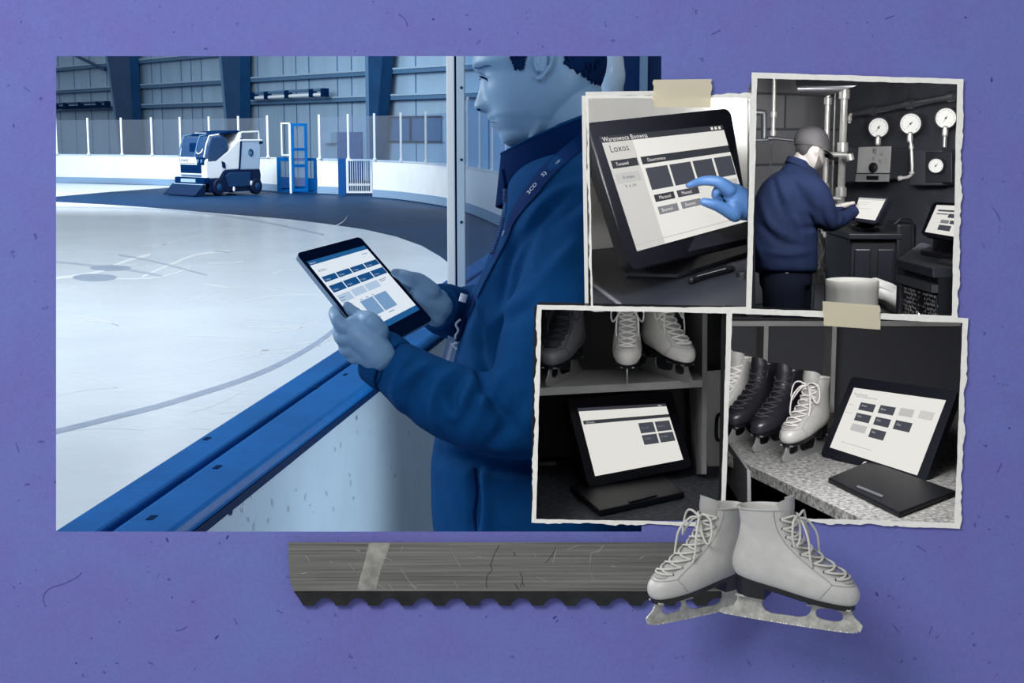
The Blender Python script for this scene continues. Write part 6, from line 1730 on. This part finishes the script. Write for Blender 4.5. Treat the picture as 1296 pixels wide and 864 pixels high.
# side panels from the paper back to the little room, its ceiling and floor panel at the lower image edge
SC2 = .285; K2 = Frame(CAM_H, PITCH, SC2)  # factor that scales the whole pipe room about the camera
for o in [o for o in COL.objects if o not in before2 and o.parent is None]:
    if o.type == 'LIGHT': o.location = K2.M @ o.location; o.data.energy *= SC2**2; o.data.size *= SC2
    else: o.matrix_world = K2.M @ o.matrix_world
for i, a in enumerate([(947,92,399), (1214.5,92,404)]):
    e_ = a[0] + (26 if i else 0); q = [W.at(a[0], a[1], PD+.006), W.at(a[0], a[2], PD+.006), W.at(e_, a[2]+50, 2.30), W.at(e_, a[1]-40, 2.30)]
    g = G(); g.prism(q, W.R*(.004 if i else -.004)); struct('wall_side', g, M_RW)
g = G(); q = [W.at(945,94,PD+.006), W.at(1216,94,PD+.006), W.at(1245,52,2.6), W.at(945,52,2.6)]; g.prism(q, W.U*.004); struct('ceiling', g, R2('ceiling', (60,61,66), rough=.8))
zf2 = (K2.M @ V((0,0,0))).z
g = G(); g.prism([W.at(945,401.5,PD+.006), W.at(1218,406.5,PD+.006), W.at(1245,407,2.5), W.at(945,401.5,2.5)], W.U*-.002); struct('floor', g, R2('floor', (52,53,58), rough=.6, nz=(3,.2)))  # panel along the lower image edge; the room is cut off there
card2 = [o for o in COL.objects if o not in before2 and o.parent is None and o.type != 'LIGHT']

# ---------- 3: two pale skates above a screen (small room)
C_SHELF = C_('shelf', (150,149,148), rough=.6, nz=(20,.1)); C_SPK = C_('speckled', (60,62,70), rough=.6, nz=(150,.75), ramp=(.42,.6)); C_POST = C_('post', (112,112,114), rough=.6, nz=(12,.1))
room([(681,387),(921,392),(914,662),(676,659)], PD+.006, 1.865, [C_BLK, C_DK, None, C_BLK, C_BLK])
z3 = W.at(800, 657, 1.56).z
g = G(); g.prism([W.g(676,668,z3), W.g(914,668,z3), W.g(918,578,z3), W.g(672,578,z3)], (0,0,-.008)); tag(obj('counter', g, C_SPK, None, base=W.g(672,668,z3)), 'dark speckled counter under the screen below the two pale skates', 'counter')
Q4 = XQuad(W, [(717,505),(849.5,494.5),(876,590.5),(745,617)], 1.42, 1.72); S4 = sub(Q4, [(731,516.5),(842,510.5),(864.5,581.5),(753,602.5)])
t4 = thing('touch_screen', 'black framed touch screen on a square base below the shelf with two pale skates', 'monitor', W.g(795, 635, z3))
it = [(0,0,1,.05,4),(.02,.19,1,.245,4)]
for a, b in ((.62,.79),(.81,.98)): it += [(a,.30,b,.47,1),(a,.50,b,.66,1)]
monitor(t4, Q4, S4, .012, it, [('Dinaxa',.05,.235,.004,3),('Tm 20',.64,.40,.004,2),('Rax12',.83,.40,.004,2),('Ixx02',.64,.58,.004,2),('Fxx02',.83,.58,.004,2),('oxe',.9,.042,.004,0)], r=.005)
def g3(x, y, k=0): return W.g(x, y, z3+k)
g = G(); g.prism([g3(721,621,.001), g3(758,654,.001), g3(866,630,.001), g3(838,604,.001)], (0,0,.007)); obj('base', g, C_BEZ2, t4, bevel=.0015)
g = G(); g.prism([g3(797,636,.0085), g3(832,627,.0085), g3(829,624.5,.0085), g3(795,633,.0085)], (0,0,.001)); obj('base_groove', g, C_BLK, t4)
pk = Q4.p(.5,.35,-.013); b0 = V((pk.x, pk.y+.004, z3+.008))
g = G(); g.prism([b0-V((.026,0,0)), b0+V((.026,0,0)), pk+Q4.ux*.022, pk-Q4.ux*.022], (0,.012,.004)); obj('neck', g, C_BEZ2, t4, bevel=.002)
z3s = W.at(760, 494, 1.63).z
g = G(); g.prism([W.g(672,491.5,z3s), W.g(889,480.5,z3s), W.g(889,468,z3s), W.g(672,468,z3s)], (0,0,-.009)); sh = tag(obj('shelf', g, C_SHELF, None, base=W.g(672,491.5,z3s)), 'grey wooden shelf carrying two pale skates and a dark skate', 'shelf')
g = G(); a_, b_ = W.at(869,388,1.80), W.at(889,388,1.72); a2, b2 = W.at(876,600,1.80), W.at(888,600,1.72)
g.prism([a_, b_, b2, a2], (.006,0,0)); tag(obj('partition', g, C_POST, None), 'grey upright partition panel at the right end of the skate shelf', 'partition')
# pale plastic panel with a black handle, behind the partition
wpn = thing('plastic_case', 'white curved plastic case with a black handle right of the lower screen', 'case', W.at(905, 612, 1.82))
o_ = [(886,476),(888,471),(894,469.5),(925,467),(925,612),(905,606),(896,598),(893,560)]
g = G(); shape2d(o_, [], bfn, 1.81, 1.855, g); obj('shell', g, C_('case_white', (196,196,194), rough=.5), wpn, bevel=.004, smooth=50)
g = G(); g.tube(smooth_path([W.at(914,524,1.80), W.at(909,525,1.795), W.at(907,532,1.785), W.at(906.5,548,1.785), W.at(908,556,1.785), W.at(914,557,1.79)], 5), .0022, 10); obj('handle', g, C_BLK, wpn, smooth=50)
pw = thing('power_strip', 'small pale rectangular block on the counter left of the lower screen', 'block', W.at(694, 596, 1.83))
g = G(); g.obox(W.at(693,589,1.83), (.014,0,.001), (0,.012,0), (0,0,.0065)); obj('case', g, C_DK, pw, bevel=.002)
g = G(); g.obox(W.at(693,589,1.816), (.011,0,.001), (0,.0015,0), (0,0,.005)); obj('face', g, C_POST, pw)
# skates on the shelf, toes to the viewer
def sm_(c): return (mat('sk_%d' % c[0], c, rough=.35, nz=(30,.06)), mat('skt_%d' % c[0], tuple(int(v*.85) for v in c), rough=.5), C_BLK, mat('sk_blade', (150,150,150), rough=.4, metal=.4), mat('skl_%d' % c[0], tuple(min(240, int(v*1.12+8)) for v in c), rough=.8), C_BLK)
WHS = sm_((206,204,200)); BKS = sm_((36,36,42)); GRS = sm_((160,158,155))
DKS = (mat('sk_dk', (92,92,98), rough=.3), C_DK, C_BLK, mat('sk_blade'  , (150,150,150)), C_DK, C_BLK)
s3_ = .372
make_skate('figure_skate', 'left pale skate standing toe forward on the shelf over the lower screen', yawM(W.g(793, 478, z3s), math.radians(-90-4), s3_), WHS)
make_skate('figure_skate', 'right pale skate on the shelf over the lower screen, toe turned right', yawM(W.g(840, 476, z3s), math.radians(-90+24), s3_*1.03), WHS)
make_skate('figure_skate', 'dark skate at the left end of the shelf over the lower screen', yawM(W.g(716, 480, z3s), math.radians(-90-22), s3_*1.06), DKS)
area('shelf_fill_light', W.at(800, 385.5, 1.53), W.at(800, 470, 1.75), .2, .6, (1,1,1), .010)  # unseen strip light added behind the top border to brighten the shelf

# ---------- 4: row of skates beside a screen (small room)
room([(918,391),(1222,405),(1212,666),(914,658)], PD+.006, 2.27, [C_BLK, C_BLK, C_BLK, C_BLK, C_('cubby_back', (52,53,60), rough=.7)])
z4 = W.at(1139, 653, 1.62).z
def g4(x, y, k=0): return W.g(x, y, z4+k)
C_GRAN = C_('granite', (150,149,147), rough=.6, nz=(170,.75), ramp=(.38,.66)); 
EA, EB = g4(905,566.5), g4(1110,666.5); ed_ = (EB-EA)
g = G(); g.prism([g4(915,573), g4(1107,664.5), g4(1214,664.5), g4(1216,520), g4(915,520)], (0,0,-.014)); tag(obj('counter', g, C_GRAN, None, base=EB), 'pale speckled stone counter with a diagonal front edge under the row of skates', 'counter')
Q5 = XQuad(W, [(1078,476.5),(1212.5,495),(1168,619),(1038,576)], 1.3, 1.86); S5 = sub(Q5, [(1081,490.5),(1197.5,506.5),(1161,601.5),(1050.5,566)])
t5 = thing('touch_screen', 'black framed touch screen with a round badge beside the row of skates', 'monitor', g4(1125, 630))
it = []
for a, b, c, d, m in [(.14,.21,.31,.33,1),(.36,.20,.53,.32,1),(.58,.19,.73,.30,3),(.79,.18,.94,.29,5),(.14,.38,.31,.50,1),(.36,.38,.53,.50,1),(.58,.37,.76,.50,1),(.14,.55,.31,.66,3),(.36,.56,.53,.69,1)]: it.append((a,b,c,d,m))
it += [(.06,.12,.3,.135,3),(.02,.27,.08,.28,3),(.02,.40,.08,.41,3),(.1,.86,.45,.87,3)]
monitor(t5, Q5, S5, .011, it, [('Hoxoxns,xx',.03,.11,.0045,2),('Axxx',.16,.27,.004,3),('Bxxx',.38,.27,.004,3),('Cxx',.16,.44,.004,3),('Cxx',.38,.44,.004,3),('Oxx',.6,.44,.004,3),('Sxx',.38,.62,.004,3)], r=.006)
g = G(); c = W.hit(1094.5, 587.5, Q5.C + Q5.n*.0006, Q5.n); g.lathe([(.0040,0),(.0040,.0004)], c, Q5.n, 24); bd_ = obj('badge', g, C_('badge', (205,206,208), rough=.4), t5)
vs, fs = text_mesh('hp', .0058, lambda a, b: c + Q5.n*.0006 + Q5.ux*(a+b*.25-.0034) + Q5.uy*(b-.0014)); g = G(); g.add(vs, fs); obj('badge_letters', g, C_BLK, bd_)
g = G(); g.prism([g4(1048,610,.001), g4(1138,655,.001), g4(1210,627,.001), g4(1100,588,.001)], (0,0,.006)); obj('base', g, C_BEZ2, t5, bevel=.0015)
g = G(); g.prism([g4(1084,616.5,.0072), g4(1116,629.5,.0072), g4(1118,627.5,.0072), g4(1086,614.5,.0072)], (0,0,.0008)); obj('base_slot', g, C_('slot', (80,82,90), rough=.3), t5)
pk = Q5.p(.5,.35,-.012); b0 = V((pk.x, pk.y+.004, z4+.007))
g = G(); g.prism([b0-Q5.ux*.03, b0+Q5.ux*.03, pk+Q5.ux*.024, pk-Q5.ux*.024], (0,.014,.002)); obj('neck', g, C_BEZ2, t5, bevel=.002)
# cubby dividers and shelf behind the skates
zt4 = W.at(1000, 406, 2.2).z
g = G(); y0 = W.at(1000,409,2.2).y; g.box((W.at(918,409,2.2).x, y0, zt4-.008), (W.at(1216,409,2.2).x, y0+.02, zt4)); tag(obj('shelf', g, C_SHELF, None), 'long pale shelf board across the top of the skate cubbies', 'shelf')
for i, x in enumerate((970, 1056.5)):
    a = W.at(x, 409, 2.2); zb4 = z4
    g = G(); g.box((a.x-.0035, a.y, zb4), (a.x+.0035, a.y+.06, zt4-.008)); tag(obj('cubby_divider', g, C_SHELF, None), ['pale upright divider behind the black skates', 'pale upright divider behind the nearest pale skate'][i], 'divider')
a = W.g(948, 600, z4-.014); g = G(); pA, pB = W.at(945.5,594,1.80), W.at(950,645,1.80)
g.prism([pA, W.at(950,596,1.80), W.at(951,652,1.80), W.at(946,652,1.80)], (0,.2,0)); tag(obj('cubby_divider', g, C_POST, None), 'pale upright divider under the speckled stone counter', 'divider')
s4_ = .405
def row(px, py, m, lab, s=1.0, yaw=0, bow=False):
    return make_skate('figure_skate', lab, yawM(g4(px, py), math.radians(180+47+yaw), s4_*s), m, bow=bow)
row(1022, 576, GRS, 'nearest pale grey skate of the row with its laces tied in a bow', 1.0, 3, True)
row(987, 564, BKS, 'second black skate from the left, next to the pale grey skate', 1.0)
row(956, 553, BKS, 'first black skate from the left, next to the white skates', 1.0)
row(928, 543, WHS, 'white skate of the row standing next to the black skates', 1.0)
row(914, 536, WHS, 'white skate of the row cut off by the left paper border', 1.0)
area('cubby_fill_light', W.at(1040, 402, 1.56), W.at(990, 530, 1.95), .22, 2.6, (1,1,1), .012)  # unseen strip light added behind the top border to brighten the skate row

area('counter_fill_light', W.at(850, 121.5, 1.53), W.at(850, 250, 1.93), .15, 1.15, (1,1,1), .008)  # unseen strip light added behind the border to brighten the pale wall

# ================= what reaches past the side panels of a small room is cut by planes through the camera and its image corners
import bmesh
import bmesh as _b
area('cubby_side_fill', W.at(919.5, 470, 1.54), W.at(1010, 540, 1.85), .006, .7, (1,1,1), .12)  # unseen upright fill added behind the left border for skates and cubbies
def crop(roots, px):
    """px: TL,TR,BR,BL picture corners of the room"""
    bpy.context.view_layer.update()
    cx = sum(p[0] for p in px)/4; cy = sum(p[1] for p in px)/4; mid = W.ray(cx, cy)
    for r in roots:
        for o in [r] + list(r.children_recursive):
            if o.type != 'MESH': continue
            M = o.matrix_world; Mi = M.inverted()
            pts = [M @ v.co for v in o.data.vertices]
            for i in range(5):
                if i < 4:
                    a, b = W.ray(*px[i]), W.ray(*px[(i+1) % 4]); n = a.cross(b).normalized(); pc = W.C
                    if n.dot(mid) > 0: n = -n
                else: n = -W.F; pc = W.C + W.F*(PD+.006)
                if max((p-pc).dot(n) for p in pts) < 1e-5: continue
                bm = bmesh.new(); bm.from_mesh(o.data); bm.transform(M)
                res = bmesh.ops.bisect_plane(bm, geom=bm.verts[:]+bm.edges[:]+bm.faces[:], dist=1e-7, plane_co=pc, plane_no=n, clear_outer=True)
                ce = [e for e in res['geom_cut'] if isinstance(e, bmesh.types.BMEdge)]
                try: bmesh.ops.holes_fill(bm, edges=ce)
                except Exception: pass
                bm.transform(Mi)
                if len(bm.verts) == 0: bm.free(); bpy.data.objects.remove(o); break
                if o.data.users > 1: o.data = o.data.copy()
                bm.to_mesh(o.data); bm.free(); pts = [M @ v.co for v in o.data.vertices]
def within(x0, y0, x1, y1, dmax=3.0, dmin=1.5):
    out = []
    for o in list(COL.objects):
        if o.parent or o.get('kind') == 'structure' or o.type in ('LIGHT', 'CAMERA') or 'label' not in o: continue
        ms = [m for m in [o]+list(o.children_recursive) if m.type == 'MESH']
        c = V((0,0,0)); k = 0
        for m in ms:
            for v in m.bound_box: c += m.matrix_world @ V(v); k += 1
        if not k: continue
        c /= k; r = c-W.C; d = r.dot(W.F); x = CX+F_PX*r.x/d; y = CY-F_PX*r.dot(W.U)/d
        if x0 < x < x1 and y0 < y < y1 and dmin < d < dmax: out.append(o)
    return out
bpy.context.view_layer.update()
crop(card2, [(946,40),(1246,40),(1246,407),(946,401)])
crop([t1, ct, pen, kb, ht], [(743,122),(951,119),(949.5,391),(747,391)])
crop(within(680, 388, 918, 700, 1.95), [(681.5,388.5),(921,392.5),(914,661),(675.5,658)])
crop([o for o in within(922, 395, 1230, 700, 2.4) if o not in card2], [(922.5,392.5),(1221,405.5),(1211.5,665),(914.5,655)])
